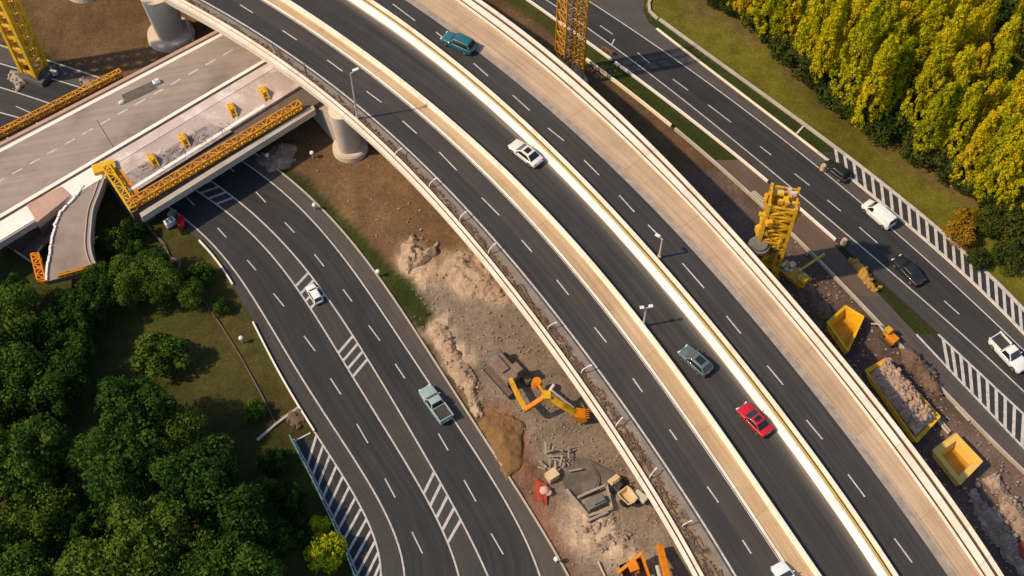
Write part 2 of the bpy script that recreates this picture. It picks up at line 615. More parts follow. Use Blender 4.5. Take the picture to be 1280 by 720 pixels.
# ------------------------------------------------------------------ alignments
dk = lambda pts, deg=4: Line(pts, ZD, deg)
A_in = dk([(225, 0), (320, 53), (385, 103), (445, 147), (480, 180), (552, 260), (635, 352), (687, 417), (722, 465), (767, 540), (815, 612), (880, 720)])
B_ln = dk([(250, 0), (320, 41), (370, 75), (440, 127), (505, 182), (535, 212), (580, 264), (640, 327), (672, 363), (722, 432), (765, 487), (804, 540), (863, 636), (919, 720)])
C_l = dk([(330, 0), (422, 60), (495, 117), (560, 176), (610, 216), (640, 247), (682, 299), (734, 360), (800, 442), (870, 540), (914, 604), (960, 672), (990, 720)])
C_r = dk([(357, 0), (425, 45), (507, 107), (570, 156), (594, 180), (640, 223), (690, 272), (765, 360), (832, 445), (903, 540), (960, 626), (1025, 720)])
D_l = dk([(427, 0), (480, 32), (535, 70), (595, 118), (640, 163), (715, 247), (795, 331), (823, 360), (877, 427), (957, 516), (992, 572), (1035, 640), (1094, 720)])
D_k = dk([(452, 0), (520, 47), (577, 92), (640, 147), (675, 180), (757, 262), (840, 357), (902, 430), (960, 502), (987, 541), (1030, 600), (1113, 720)])
E_g = dk([(507, 0), (552, 33), (640, 97), (735, 180), (800, 245), (852, 300), (907, 361), (960, 419), (1030, 502), (1055, 540), (1110, 622), (1187, 720)])
E_r = dk([(570, 0), (640, 54), (725, 122), (787, 181), (865, 262), (945, 352), (960, 366), (1035, 452), (1097, 535), (1160, 629), (1228, 720)])
E_x = dk([(597, 0), (640, 31), (715, 88), (810, 180), (885, 262), (970, 349), (1047, 437), (1125, 540), (1185, 627), (1255, 720)])

gl = lambda pts, deg=4: Line(pts, 0.0, deg)
L_out = gl([(0, 187), (150, 233), (190, 252), (241, 302), (277, 351), (320, 407), (347, 453), (378, 506), (395, 538), (420, 590), (450, 645), (480, 720)])
L_ed = gl([(0, 172), (150, 216), (224, 269), (250, 299), (279, 331), (318, 375), (352, 420), (385, 472), (421, 540), (450, 600), (508, 720)])
L_cl = gl([(0, 140), (60, 160), (250, 234), (287, 270), (320, 305), (365, 358), (392, 392), (430, 446), (445, 471), (483, 540), (527, 616), (552, 668), (576, 720)])
L_cr = gl([(0, 107), (66, 136), (272, 222), (318, 270), (364, 320), (381, 340), (405, 370), (442, 420), (476, 470), (517, 540), (542, 590), (570, 645), (611, 720)])
L_rd = gl([(70, 98), (100, 113), (300, 194), (320, 211), (352, 242), (397, 292), (456, 360), (485, 398), (532, 466), (579, 540), (612, 598), (640, 648), (677, 720)])
L_kb = gl([(90, 84), (140, 108), (310, 180), (342, 206), (392, 257), (460, 335), (481, 360), (520, 412), (570, 485), (595, 530), (640, 613), (677, 662), (713, 722)])
R_bar = gl([(620, -26), (660, 1), (690, 22), (729, 50), (767, 78), (820, 119), (900, 177), (957, 227), (985, 250), (1042, 299), (1110, 360), (1135, 382), (1172, 419), (1280, 518)])
R_el = gl([(640, -28), (690, 5), (733, 36), (840, 110), (915, 175), (987, 235), (1060, 294), (1131, 354), (1200, 416), (1280, 490)])
R_er = gl([(670, -40), (732, 0), (800, 43), (865, 88), (960, 162), (1032, 217), (1080, 256), (1120, 290), (1196, 360), (1247, 407), (1284, 442)])
R_kb = gl([(700, -62), (760, -22), (805, 8), (865, 73), (960, 142), (1030, 195), (1065, 225), (1120, 269), (1160, 304), (1219, 360), (1280, 415)], 4)
R_kb = gl([(760, -14), (812, 30), (865, 72), (960, 142), (1030, 195), (1065, 225), (1120, 269), (1160, 304), (1219, 360), (1280, 415)], 3)
R_ft = gl([(780, -10), (820, 22), (852, 46), (890, 70), (960, 119), (1005, 157), (1037, 181), (1065, 201), (1120, 241), (1175, 288), (1225, 333), (1251, 360), (1280, 387)], 3)
R_pk = gl([(620, -8), (660, 22), (687, 42), (735, 77), (790, 117), (840, 160), (865, 180), (935, 241), (983, 287), (1023, 327), (1065, 369), (1085, 392), (1122, 431), (1200, 510), (1230, 541), (1280, 592)])
R_pr = gl([(1020, 284), (1042, 303), (1090, 358), (1120, 392), (1157, 430), (1210, 487), (1260, 540), (1282, 562)], 2)

# ------------------------------------------------------------------ ground
fx = np.arange(-104, 104.01, 0.8)
fy = np.arange(-62, 78.01, 0.8)
geo = np.cumsum(2.0 * 1.35 ** np.arange(22))
gx = np.concatenate([fx[0] - geo[::-1], fx, fx[-1] + geo])
gy = np.concatenate([fy[0] - geo[::-1], fy, fy[-1] + geo])
XX, YY = np.meshgrid(gx, gy)
x, y = XX.ravel(), YY.ravel()
inner = (np.abs(x) < 106) & (y > -64) & (y < 80)
wob = fbm(x, y, 0.16) * 1.6 + fbm(x, y, 0.6, 3) * 0.5


def soft(px, e=1.2, nz=1.0):
    return np.clip((sdist(poly(px), x, y) + wob * nz) / e + 0.5, 0, 1)


def between(a, b, e=0.5, nz=0.3, ylo=-1e9, yhi=1e9):
    d = np.minimum(x - a.X(y), b.X(y) - x)
    return np.clip((d + wob * nz) / e + 0.5, 0, 1) * (y > ylo) * (y < yhi)


site_poly = [(300, 150), (560, 150), (660, 300), (760, 470), (900, 740), (700, 740), (640, 620), (595, 535), (520, 412), (480, 360), (345, 205)]
w_site = soft(site_poly, 1.0, 0.3)
w_upleft = soft([(-60, -40), (330, -40), (330, 120), (140, 110), (90, 90), (20, 60), (-60, 20)], 2, 0.8)
w_gray = np.clip(soft([(530, 350), (640, 330), (700, 420), (900, 740), (640, 740), (660, 640), (610, 520), (560, 440), (525, 400)], 4, 1.6), 0, 1)
w_sand = np.maximum.reduce([
    soft([(500, 300), (520, 300), (540, 330), (535, 360), (505, 350)], 2, 1.0),
    soft([(535, 395), (560, 400), (590, 450), (600, 510), (590, 520), (560, 465), (535, 420)], 2.2, 1.0),
    soft([(560, 320), (600, 310), (640, 345), (630, 380), (590, 375), (560, 355)], 3, 1.0) * 0.8,
    soft([(730, 640), (760, 640), (785, 690), (760, 700), (730, 675)], 4, 1.6) * 0.8])
w_redsoil = np.maximum(soft([(640, 535), (665, 545), (680, 600), (690, 660), (735, 735), (700, 735), (660, 640), (640, 590)], 2.5, 0.8) * 0.8,
                       soft([(595, 505), (640, 500), (660, 560), (650, 600), (620, 570)], 2, 0.7) * 0.9)
w_trench = between(E_x.shift(-3), R_pk, 0.5, 0.1, yhi=G(900, 215).y)
w_rsoil = between(E_x.shift(-3), R_pk, 0.5, 0.1, ylo=G(900, 215).y)
w_verge = soft([(345, 212), (357, 203), (385, 222), (428, 268), (462, 303), (492, 336), (520, 360), (542, 395), (530, 414), (515, 402), (470, 345), (396, 260)], 0.8, 0.2)
w_vergeR = np.maximum(between(R_pk, R_bar, 0.5, 0.2, ylo=G(930, 250).y, yhi=G(770, 90).y),
                      np.maximum(between(R_kb.shift(0), R_ft, 0.4, 0.1, ylo=G(1020, 190).y), between(R_pr, R_bar, 0.5, 0.1, ylo=G(1165, 424).y, yhi=G(1050, 308).y)))
w_gold = np.clip(between(R_ft, Line([(1500, -60), (1600, 700)], 0, 1), 0.5, 0.1), 0, 1)
w_leftsoil = np.maximum.reduce([between(L_out.shift(-5.0), L_out, 1.5, 0.8, yhi=G(250, 300).y, ylo=G(360, 560).y),
                                soft([(130, 215), (175, 275), (240, 300), (260, 340), (180, 350), (130, 330)], 3, 1.2) * 0.7,
                                soft([(120, 395), (180, 410), (250, 400), (300, 420), (350, 530), (300, 540), (230, 520), (150, 490), (110, 440)], 6, 2.0) * 0.65])

cols = {'dark_grass': (0.045, 0.05, 0.013), 'soil': (0.135, 0.085, 0.045), 'gray': (0.205, 0.163, 0.128), 'sand': (0.46, 0.35, 0.25),
        'red': (0.2, 0.095, 0.055), 'trench': (0.12, 0.085, 0.07), 'verge': (0.03, 0.042, 0.01), 'gold': (0.105, 0.098, 0.012),
        'lsoil': (0.056, 0.05, 0.015), 'brown': (0.115, 0.07, 0.038)}
base = np.tile(np.array(cols['dark_grass']), (len(x), 1))


def lay(wt, c):
    global base
    wt = np.clip(wt, 0, 1)[:, None]
    base = base * (1 - wt) + np.array(cols[c]) * wt


pat = np.clip(fbm(x, y, 0.07) * 0.6 + 0.5, 0, 1)
lay(w_leftsoil, 'lsoil')
lay(w_upleft, 'soil')
lay(w_site, 'soil')
lay(w_gray * w_site, 'gray')
lay(w_redsoil, 'red')
lay(w_sand, 'sand')
lay(w_verge, 'verge')
lay(w_gold, 'gold')
lay(w_gold * np.clip(between(R_ft.shift(6), R_ft.shift(13), 5, 2.0), 0, 1) * 0.55, 'brown')
lay(w_rsoil, 'brown')
lay(w_trench, 'trench')
lay(w_vergeR, 'verge')
base *= (0.78 + 0.44 * pat)[:, None]
# relief: only away from the roads
flat = np.maximum(between(L_out.shift(-3), L_kb.shift(1.0), 2, 0), between(R_pk.shift(-0.5), R_ft.shift(1.0), 1, 0))
rel = (fbm(x, y, 0.35) * 0.14 + fbm(x, y, 1.1, 2) * 0.05) * (1 - np.clip(flat, 0, 1))
zz = -0.12 + rel * (0.5 + 1.6 * np.clip(w_sand + w_trench * 0.6 + w_redsoil, 0, 1)) + np.clip(w_sand, 0, 1) * (1 - np.clip(flat, 0, 1)) * 0.35 * (1 + fbm(x, y, 0.5))
zz = np.where(inner, zz, -0.12)
zz = np.where(flat > 0.05, np.minimum(zz, -0.10), zz)
nx, ny = len(gx), len(gy)
me = bpy.data.meshes.new('ground')
ii = np.arange(nx * ny).reshape(ny, nx)
fs = np.stack([ii[:-1, :-1], ii[:-1, 1:], ii[1:, 1:], ii[1:, :-1]], -1).reshape(-1, 4)
me.from_pydata(np.stack([x, y, zz], 1).tolist(), [], fs.tolist())
ca = me.color_attributes.new('soil', 'FLOAT_COLOR', 'POINT')
ca.data.foreach_set('color', np.concatenate([base, np.clip(w_sand + w_redsoil + w_trench + w_site, 0, 1)[:, None]], 1).astype(np.float32).ravel())
m = bpy.data.materials.new('ground_soil')
m.use_nodes = True
n, l = m.node_tree.nodes, m.node_tree.links
b = n['Principled BSDF']
b.inputs['Roughness'].default_value = 0.95
b.inputs['Specular IOR Level'].default_value = 0.1
at = n.new('ShaderNodeAttribute')
at.attribute_name = 'soil'
tc = n.new('ShaderNodeTexCoord')
prev = at.outputs['Color']
for s, lo_, hi_, a0, a1, dt in ((0.35, 0.3, 0.7, 0.72, 1.25, 8), (2.6, 0.3, 0.7, 0.74, 1.26, 6), (9.0, 0.3, 0.7, 0.7, 1.3, 3)):
    t = n.new('ShaderNodeTexNoise')
    t.inputs['Scale'].default_value = s
    t.inputs['Detail'].default_value = dt
    t.inputs['Roughness'].default_value = 0.65
    l.new(tc.outputs['Object'], t.inputs['Vector'])
    r_ = n.new('ShaderNodeMapRange')
    r_.inputs[1].default_value, r_.inputs[2].default_value = lo_, hi_
    r_.inputs[3].default_value, r_.inputs[4].default_value = a0, a1
    l.new(t.outputs[0], r_.inputs[0])
    vm = n.new('ShaderNodeVectorMath')
    vm.operation = 'SCALE'
    l.new(prev, vm.inputs[0])
    l.new(r_.outputs[0], vm.inputs['Scale'])
    prev = vm.outputs[0]
l.new(prev, b.inputs['Base Color'])
bp = n.new('ShaderNodeBump')
bp.inputs['Distance'].default_value = 0.12
t = n.new('ShaderNodeTexNoise')
t.inputs['Scale'].default_value = 2.2
t.inputs['Detail'].default_value = 8
t.inputs['Roughness'].default_value = 0.7
l.new(tc.outputs['Object'], t.inputs['Vector'])
l.new(t.outputs[0], bp.inputs['Height'])
l.new(bp.outputs[0], b.inputs['Normal'])
MATS['ground_soil'] = m
tag(link('ground', me, 'ground_soil'), kind='structure')

# ------------------------------------------------------------------ lower roads
YL = yr(-80, 75)
road = tag(strip('road', L_out, L_kb, YL, 0.02, 'asphalt_low', thick=0.3), kind='structure')
strip('hard_shoulder', L_out.shift(0.02), L_ed.shift(-0.2), YL, 0.026, 'shoulder_dark', road)
strip('median_strip', L_cl.shift(0.15), L_cr.shift(-0.15), YL, 0.028, 'shoulder_dark', road)
strip('verge_shoulder', L_rd.shift(0.25), L_kb.shift(-0.02), YL, 0.030, 'shoulder', road)
bm = bmesh.new()
for ln in (L_ed, L_cl, L_cr, L_rd):
    paintline(bm, ln, YL, 0.22, 0.034)
LD = [((230, 243), (243, 257)), ((272, 285), (283, 297)), ((309, 325), (320, 338)), ((342, 367), (355, 383)), ((380, 420), (394, 439)), ((413, 473), (426, 493)),
      ((446, 530), (460, 554)), ((481, 598), (494, 622)), ((515, 665), (528, 692)), ((548, 735), (560, 760)),
      ((282, 205), (293, 215)), ((320, 240), (332, 253)), ((356, 278), (368, 291)), ((393, 318), (405, 333)), ((429, 362), (440, 377)), ((461, 407), (475, 426)),
      ((494, 455), (506, 473)), ((548, 542), (560, 563)), ((580, 600), (595, 627)), ((614, 667), (629, 693)),
      ((20, 133), (38, 141)), ((-20, 118), (0, 125))]
dashes('lane_dash', LD, 0.0, 0.034, 'marking_low', road)


def hatch(bm, a, b, ya, yb, nb, skew, wd=0.2, z=0.036, close=True):
    """bars from line a to line b between site y ya..yb"""
    for i in range(nb):
        t = ya + (yb - ya) * i / max(1, nb - 1)
        pa = Vector((float(a.X(t - skew)), t - skew, z))
        pb = Vector((float(b.X(t)), t, z))
        dash(bm, pa, pb, wd, z)
    return


for ya, yb, k, sk in ((G(272, 220).y, G(296, 247).y, 5, 1.2), (G(380, 341).y, G(404, 368).y, 4, 2.3), (G(442, 420).y, G(461, 449).y, 4, 2.7), (G(543, 590).y, G(574, 650).y, 5, 3.0)):
    hatch(bm, L_cl, L_cr, ya, yb, k, sk, 0.36)
obj('lane_marking', up(bm), 'marking_low', road, recalc=False)
for p, q, wd_ in (((398, 443), (416, 476), 2.4), ((497, 622), (512, 654), 2.2), ((330, 262), (352, 286), 2.2), ((556, 566), (566, 584), 2.3), ((300, 312), (312, 326), 1.6)):
    bm = bmesh.new()
    dash(bm, G(*p), G(*q), wd_, 0.0245)
    obj('tar_patch', up(bm), 'patch_tar', road, recalc=False)
sweep('kerb', L_kb, rail_prof(0.25, -0.2, 0.15), YL, 'concrete', road)

# widened hatched area beside the left carriageway
Hl = gl([(362, 545), (364, 549), (395, 605), (420, 664), (446, 722)], 2)
Yh = yr(-75, G(366, 550).y)
lay_by = tag(strip('hatched_area', Hl, L_out, Yh, 0.016, 'asphalt_low', thick=0.3), kind='structure')
bm = bmesh.new()
paintline(bm, Hl, Yh, 0.18, 0.024, 0.25)
paintline(bm, L_out, yr(-80, G(394, 536).y), 0.22, 0.036)
hatch(bm, Hl, L_out, G(397, 544).y, -49, 19, 4.6, 0.32, 0.03)
dash(bm, G(367, 552), G(388, 541), 0.2, 0.026)
obj('hatch_marking', up(bm), 'marking', lay_by, recalc=False)

YR = yr(-60, 95)
road2 = tag(strip('road', R_bar, R_kb, YR, 0.02, 'asphalt_low', thick=0.3), kind='structure')
strip('hard_shoulder', R_bar.shift(0.2), R_el.shift(-0.15), YR, 0.028, 'shoulder_dark', road2)
strip('verge_shoulder', R_er.shift(0.2), R_kb.shift(-0.02), YR, 0.028, 'shoulder', road2)
bm = bmesh.new()
for ln in (R_el, R_er):
    paintline(bm, ln, YR, 0.2, 0.034)
RD = (((750, 32), (766, 43)), ((797, 66), (812, 79)), ((841, 99), (860, 113)), ((885, 131), (914, 153)), ((950, 183), (964, 194)), ((993, 217), (1012, 232)),
             ((1034, 250), (1051, 264)), ((1074, 284), (1097, 304)), ((1125, 328), (1142, 343)), ((1180, 376), (1199, 393)), ((1240, 432), (1258, 449)), ((710, 4), (724, 14)))
dashes('lane_dash', RD, 0.0, 0.034, 'marking_low', road2)
dash(bm, G(764, 57), G(768, 49), 0.2, 0.035)
obj('lane_marking', up(bm), 'marking_low', road2, recalc=False)
yk = yr(-60, G(818, 36).y)
sweep('kerb', R_kb, rail_prof(0.4, -0.2, 0.14), yk, 'cream', road2)

# side road joining at the top
P = [(735, -6), (806, 6), (812, 28), (830, 46), (880, 82), (866, 86), (800, 41)]
bm = bmesh.new()
vs = [bm.verts.new(G(a, b, 0.024)) for a, b in [(735, -3), (720, -80), (830, -80), (806, 2), (805, 14), (812, 29), (832, 47), (815, 50), (780, 29)]]
bm.faces.new(vs)
for v in bm.verts:
    v.co.z = 0.030
tag(obj('side_road', up(bm), 'shoulder', recalc=False), kind='structure')

# verge kerb / footway edge of the right road and its hatched strip
yf = yr(-60, G(822, 24).y)
foot = tag(sweep('verge_edging', R_ft, rail_prof(0.55, -0.2, 0.12), yf, 'concrete'), 'long pale concrete verge edging along the golden grass', 'edging')
bm = bmesh.new()
pts = [G(a, b, 0.0) for a, b in [(822, 24), (812, 14), (811, 4), (816, -6), (832, -30)]]
for a, b in zip(pts[:-1], pts[1:]):
    bar(bm, a, b, 0.3, 4)
obj('corner_kerb', bm, 'concrete', foot)
Yhr = yr(-60, G(1030, 190).y)
ha = tag(strip('hatched_area', R_kb.shift(0.1), R_ft.shift(-0.2), Yhr, 0.01, 'asphalt_low', thick=0.25), kind='structure')
bm = bmesh.new()
hatch(bm, R_kb, R_ft, G(1042, 184).y, G(1310, 413).y, 25, 4.2, 0.42, 0.03)
paintline(bm, R_kb, Yhr, 0.3, 0.148 + 0.004)
paintline(bm, R_ft, Yhr, 0.34, 0.126)
dash(bm, G(995, 168), G(1004, 158), 0.3, 0.05)
obj('hatch_marking', up(bm), 'marking', ha, recalc=False)

# second hatched strip and works path left of the right road
Yp = yr(-60, G(985, 252).y)
path = tag(strip('path', R_pk, R_bar, yr(G(1046, 306).y, G(900, 200).y), 0.008, 'shoulder_brown', thick=0.25), kind='structure')
strip('path_surface', R_pk, R_pr, yr(-60, G(1046, 306).y), 0.008, 'shoulder_brown', path, thick=0.25)
strip('paved_lane', R_pk.shift(0.3), R_pr, yr(-60, G(1100, 370).y), 0.014, 'shoulder', path)
Yh2 = yr(-60, G(1160, 418).y)
ha2 = tag(strip('hatched_area', R_pr, R_bar, Yh2, 0.02, 'asphalt_low', thick=0.2), kind='structure')
bm = bmesh.new()
hatch(bm, R_pr, R_bar, G(1176, 424).y, G(1332, 562).y, 14, 4.6, 0.42, 0.028)
paintline(bm, R_pr, Yh2, 0.3, 0.03)
paintline(bm, R_bar, Yh2, 0.3, 0.045)
obj('hatch_marking', up(bm), 'marking', ha2, recalc=False)

# low barriers and kerb walls on the ground
tag(sweep('crash_barrier', R_bar, rail_prof(0.26, 0, 0.45), yr(G(1044, 301).y, G(983, 248).y, 1.2), 'white_concrete'), 'white crash barrier behind the yellow drilling rig beside the right road', 'crash barrier')
tag(sweep('crash_barrier', R_bar, rail_prof(0.26, 0, 0.45), yr(G(958, 228).y, G(767, 79).y, 1.2), 'white_concrete'), 'long white crash barrier beside the dark green verge of the right road', 'crash barrier')
tag(sweep('crash_barrier', R_bar, rail_prof(0.26, 0, 0.45), yr(G(764, 76).y, G(660, 0).y, 1.2), 'white_concrete'), 'white crash barrier crossing behind the lattice mast', 'crash barrier')
tag(sweep('retaining_kerb', R_pk, rail_prof(0.32, -0.2, 0.45), yr(-60, G(842, 162).y, 1.2), 'concrete'), 'long concrete retaining kerb between works trench and brown path', 'kerb wall')
tag(sweep('retaining_kerb', R_pk, rail_prof(0.3, -0.2, 0.45), yr(G(838, 158).y, G(733, 75).y, 1.2), 'cream'), 'cream retaining kerb along brown soil by the lattice mast', 'kerb wall')
tag(sweep('crash_barrier', L_out, rail_prof(0.2, 0, 0.45), yr(G(396, 540).y, G(318, 404).y, 1.2), 'white_concrete'), 'white crash barrier along the left road ending at the hatched area', 'crash barrier')
tag(sweep('crash_barrier', L_out, rail_prof(0.2, 0, 0.45), yr(G(282, 357).y, G(241, 302).y, 1.2), 'white_concrete'), 'short white crash barrier on the left road below the compressor', 'crash barrier')
nf = thing('noise_fence', 'long green noise fence left of the hatched area', 'fence')
Hf = Hl.shift(-0.15)
yy_ = yr(-70, G(366, 550).y, 1.2)
sweep('panel', Hf, rail_prof(0.1, 0, 1.6), yy_, 'teal_fence', nf)
sweep('top_rail', Hf, rail_prof(0.16, 1.603, 1.68), yy_, 'teal_light', nf)
for i, yv in enumerate(np.arange(-50, G(366, 550).y, 4.0)):
    px_, py_ = Hf.xy(yv, -0.14)
    bm = bmesh.new()
    box(bm, (float(px_), float(py_), 0.8), (0.14, 0.14, 1.6))
    obj('post', bm, 'teal_fence', nf)

# ------------------------------------------------------------------ viaduct
YD = yr(-85, 110, 1.5)
via = thing('viaduct', 'wide curved motorway viaduct of cream concrete carrying three dark carriageways', 'viaduct')
A_out = A_in.shift(-1.02)
strip('deck', A_out.shift(0.42), E_x.shift(-0.15), YD, ZD - 0.02, 'cream', via, thick=1.5)
bm = bmesh.new()
# edge beam with tall fascia
sweep('fascia', A_out.shift(0.2), [(0.55, ZD - 2.4), (0.75, ZD - 2.4), (0.2, ZD + 0.4), (-0.15, ZD + 0.4), (-0.17, ZD - 0.2)], YD, 'rail_cream', via)
bm.free()
sweep('edge_rail', A_in.shift(-0.18), rail_prof(0.36, ZD - 0.02, ZD + 0.4), YD, 'rail_cream', via)
strip('edge_channel', A_out.shift(0.40), A_in.shift(-0.36), YD, ZD + 0.02, 'gap_and_shadow', via)
strip('works_strip', A_in.shift(-0.02), B_ln.shift(-0.45), YD, ZD - 0.004, 'rebar_strip', via, cols=4)
strip('works_edge', B_ln.shift(-0.85), B_ln.shift(-0.22), YD, ZD + 0.008, 'strip_edge', via)
c1 = strip('carriageway', B_ln.shift(-0.25), C_l, YD, ZD, 'asphalt', via)
strip('verge_band', C_l.shift(0.02), C_r.shift(-0.55), YD, ZD + 0.006, 'ochre_deep', via)
sweep('verge_kerb', C_l, rail_prof(0.3, ZD - 0.02, ZD + 0.14), YD, 'rail_cream', via)
sweep('median_barrier', C_r.shift(-0.25), jersey(0.5, ZD, 0.85, 0.26), YD, 'rail_cream', via)
strip('barrier_channel', C_r.shift(0.02), C_r.shift(0.22), YD, ZD + 0.005, 'gap_and_shadow', via)
strip('shadow_line', B_ln.shift(-0.24), B_ln.shift(-0.02), YD, ZD + 0.012, 'gap_and_shadow', via)  # thin shadow painted as a dark strip beside the white edge line
strip('worn_lane', Mid(B_ln, C_l, 0.5), C_l.shift(-0.14), YD, ZD + 0.003, 'asphalt_worn', via)
c2 = strip('carriageway', C_r.shift(0.0), D_k.shift(-0.2), YD, ZD, 'asphalt', via)
c3 = strip('carriageway', D_k.shift(0.3), E_g, YD, ZD, 'asphalt', via)
# sunlit glow painted into the shoulder colour, white fading into the asphalt
md = bpy.data.materials.new('glow_shoulder')
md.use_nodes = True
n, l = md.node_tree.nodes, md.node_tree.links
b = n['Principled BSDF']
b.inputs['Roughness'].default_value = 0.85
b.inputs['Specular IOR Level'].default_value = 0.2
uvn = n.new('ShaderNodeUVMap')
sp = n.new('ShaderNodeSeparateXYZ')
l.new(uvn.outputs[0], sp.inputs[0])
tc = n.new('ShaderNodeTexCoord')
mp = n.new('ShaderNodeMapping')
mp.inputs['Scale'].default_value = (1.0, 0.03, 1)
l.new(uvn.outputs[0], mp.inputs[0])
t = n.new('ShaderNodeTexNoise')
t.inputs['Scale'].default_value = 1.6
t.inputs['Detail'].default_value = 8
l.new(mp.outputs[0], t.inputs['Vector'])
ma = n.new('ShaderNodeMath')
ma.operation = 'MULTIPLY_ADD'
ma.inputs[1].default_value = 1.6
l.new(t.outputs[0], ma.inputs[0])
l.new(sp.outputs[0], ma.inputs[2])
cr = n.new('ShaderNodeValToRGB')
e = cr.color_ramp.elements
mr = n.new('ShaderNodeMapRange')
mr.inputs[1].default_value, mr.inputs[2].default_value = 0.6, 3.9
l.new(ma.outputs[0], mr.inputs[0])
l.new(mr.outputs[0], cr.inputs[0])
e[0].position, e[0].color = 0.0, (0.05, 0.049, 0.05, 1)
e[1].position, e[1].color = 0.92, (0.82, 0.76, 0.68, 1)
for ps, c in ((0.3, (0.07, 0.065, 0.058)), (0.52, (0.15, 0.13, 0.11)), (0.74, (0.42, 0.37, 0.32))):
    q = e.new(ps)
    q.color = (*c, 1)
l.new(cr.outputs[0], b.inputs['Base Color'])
MATS['glow_shoulder'] = md
strip('glow_shoulder', D_k.shift(-2.8), D_k.shift(-0.3), YD, ZD + 0.006, 'glow_shoulder', via)
sweep('white_barrier', D_k.shift(-0.78), [(-0.5, ZD), (0.52, ZD), (0.45, ZD + 0.5), (0.2, ZD + 0.6), (-0.15, ZD + 0.5)], YD, 'rail_white', via)
sweep('yellow_strip', D_k.shift(-0.16), rail_prof(0.16, ZD, ZD + 0.42), YD, 'yellow_line', via)
sweep('barrier_channel', D_k.shift(0.06), rail_prof(0.18, ZD, ZD + 0.3), YD, 'gap_and_shadow', via)
sweep('median_barrier', D_k.shift(0.42), jersey(0.5, ZD, 0.8, 0.3), YD, 'rail_cream', via)
strip('gutter', E_g.shift(0.0), E_g.shift(1.15), YD, ZD + 0.006, 'gutter', via)
sweep('verge_kerb', E_g.shift(1.1), rail_prof(0.14, ZD, ZD + 0.1), YD, 'ochre', via)
strip('verge_band', E_g.shift(1.1), E_r.shift(0.02), YD, ZD + 0.012, 'ochre', via)
wd = Mid(E_r, E_x, 0.0)
sweep('parapet_kerb', E_r.shift(0.08), rail_prof(0.2, ZD, ZD + 0.3), YD, 'rail_cream', via)
strip('parapet_channel', E_r.shift(0.18), Mid(E_r, E_x, 0.24), YD, ZD + 0.016, 'gap_and_shadow', via)
strip('parapet', Mid(E_r, E_x, 0.24), Mid(E_r, E_x, 0.6), YD, ZD + 0.3, 'rail_cream', via, thick=0.3)
strip('parapet_channel', Mid(E_r, E_x, 0.6), Mid(E_r, E_x, 0.82), YD, ZD + 0.02, 'gap_and_shadow', via)
strip('edge_rail', Mid(E_r, E_x, 0.82), E_x, YD, ZD + 0.45, 'rail_cream', via, thick=2.4)
bm = bmesh.new()
paintline(bm, B_ln, YD, 0.24, ZD + 0.015, 0.12)
paintline(bm, C_l, YD, 0.1, ZD + 0.009, -0.3)
VD = (((300, 6), (316, 16)), ((353, 38), (371, 50)), ((409, 75), (428, 89)), ((458, 114), (477, 128)), ((503, 151), (521, 167)), ((549, 190), (571, 213)), ((602, 247), (624, 269)),
             ((652, 300), (665, 315)), ((696, 350), (711, 369)), ((743, 409), (758, 428)), ((791, 473), (803, 490)), ((837, 537), (846, 550)), ((884, 608), (898, 628)), ((928, 675), (939, 692)))
dashes('lane_dash', VD, ZD, 0.009, 'marking', c1)
obj('lane_marking', up(bm), 'marking', c1, recalc=False)
VE = (((491, 5), (519, 26)), ((545, 40), (556, 49)), ((592, 79), (610, 95)), ((641, 119), (662, 138)), ((685, 160), (705, 176)), ((730, 200), (749, 219)), ((774, 244), (793, 265)),
             ((810, 281), (826, 297)), ((853, 329), (880, 360)), ((908, 395), (926, 417)), ((959, 457), (979, 481)), ((1008, 525), (1028, 549)), ((1060, 593), (1081, 621)), ((1118, 673), (1140, 703)))
dashes('lane_dash', VE, ZD, 0.006, 'marking', c3)


def pier(px, py, label, cat='bridge pier', top=ZD - 1.5, r=2.3, rf=4.2):
    b_ = G(px, py)
    az = math.atan2(-0.62, 0.78)
    t_ = thing('bridge_pier', label, cat, (b_.x, b_.y, 0), az, 'piers under the viaduct')
    bm_ = bmesh.new()
    cyl(bm_, (0, 0, 0.9), r, top - 1.0, 32, r * 1.3, 0.8, 1.0)
    obj('shaft', bm_, 'pier_concrete', t_, True).data.set_sharp_from_angle(angle=R(40))
    bm_ = bmesh.new()
    cyl(bm_, (0, 0, -0.3), rf * 0.9, 1.2, 32, rf * 0.86)
    bmesh.ops.bevel(bm_, geom=[e_ for e_ in bm_.edges if abs(e_.verts[0].co.z - 0.9) < 1e-3 and abs(e_.verts[1].co.z - 0.9) < 1e-3], offset=0.15, segments=2, affect='EDGES')
    obj('footing', bm_, 'pier_concrete', t_)
    return t_


pier(214, 44, 'broad concrete pier on round footing left of the viaduct above the cross bridge')
pier(438, 186, 'concrete pier under the viaduct edge beside the brown soil', rf=3.0, r=1.9)
pier(106, -14, 'white round pier footing cut by the top edge of the photo', top=16, rf=3.6)

# ------------------------------------------------------------------ cross bridge
br = thing('cross_bridge', 'pale beige bridge crossing the left road with an unfinished deck edge', 'bridge')
bl = lambda pts, deg=1: Line(pts, ZB, deg)
# bridge runs across the sheet: build by quads between two surveyed edges


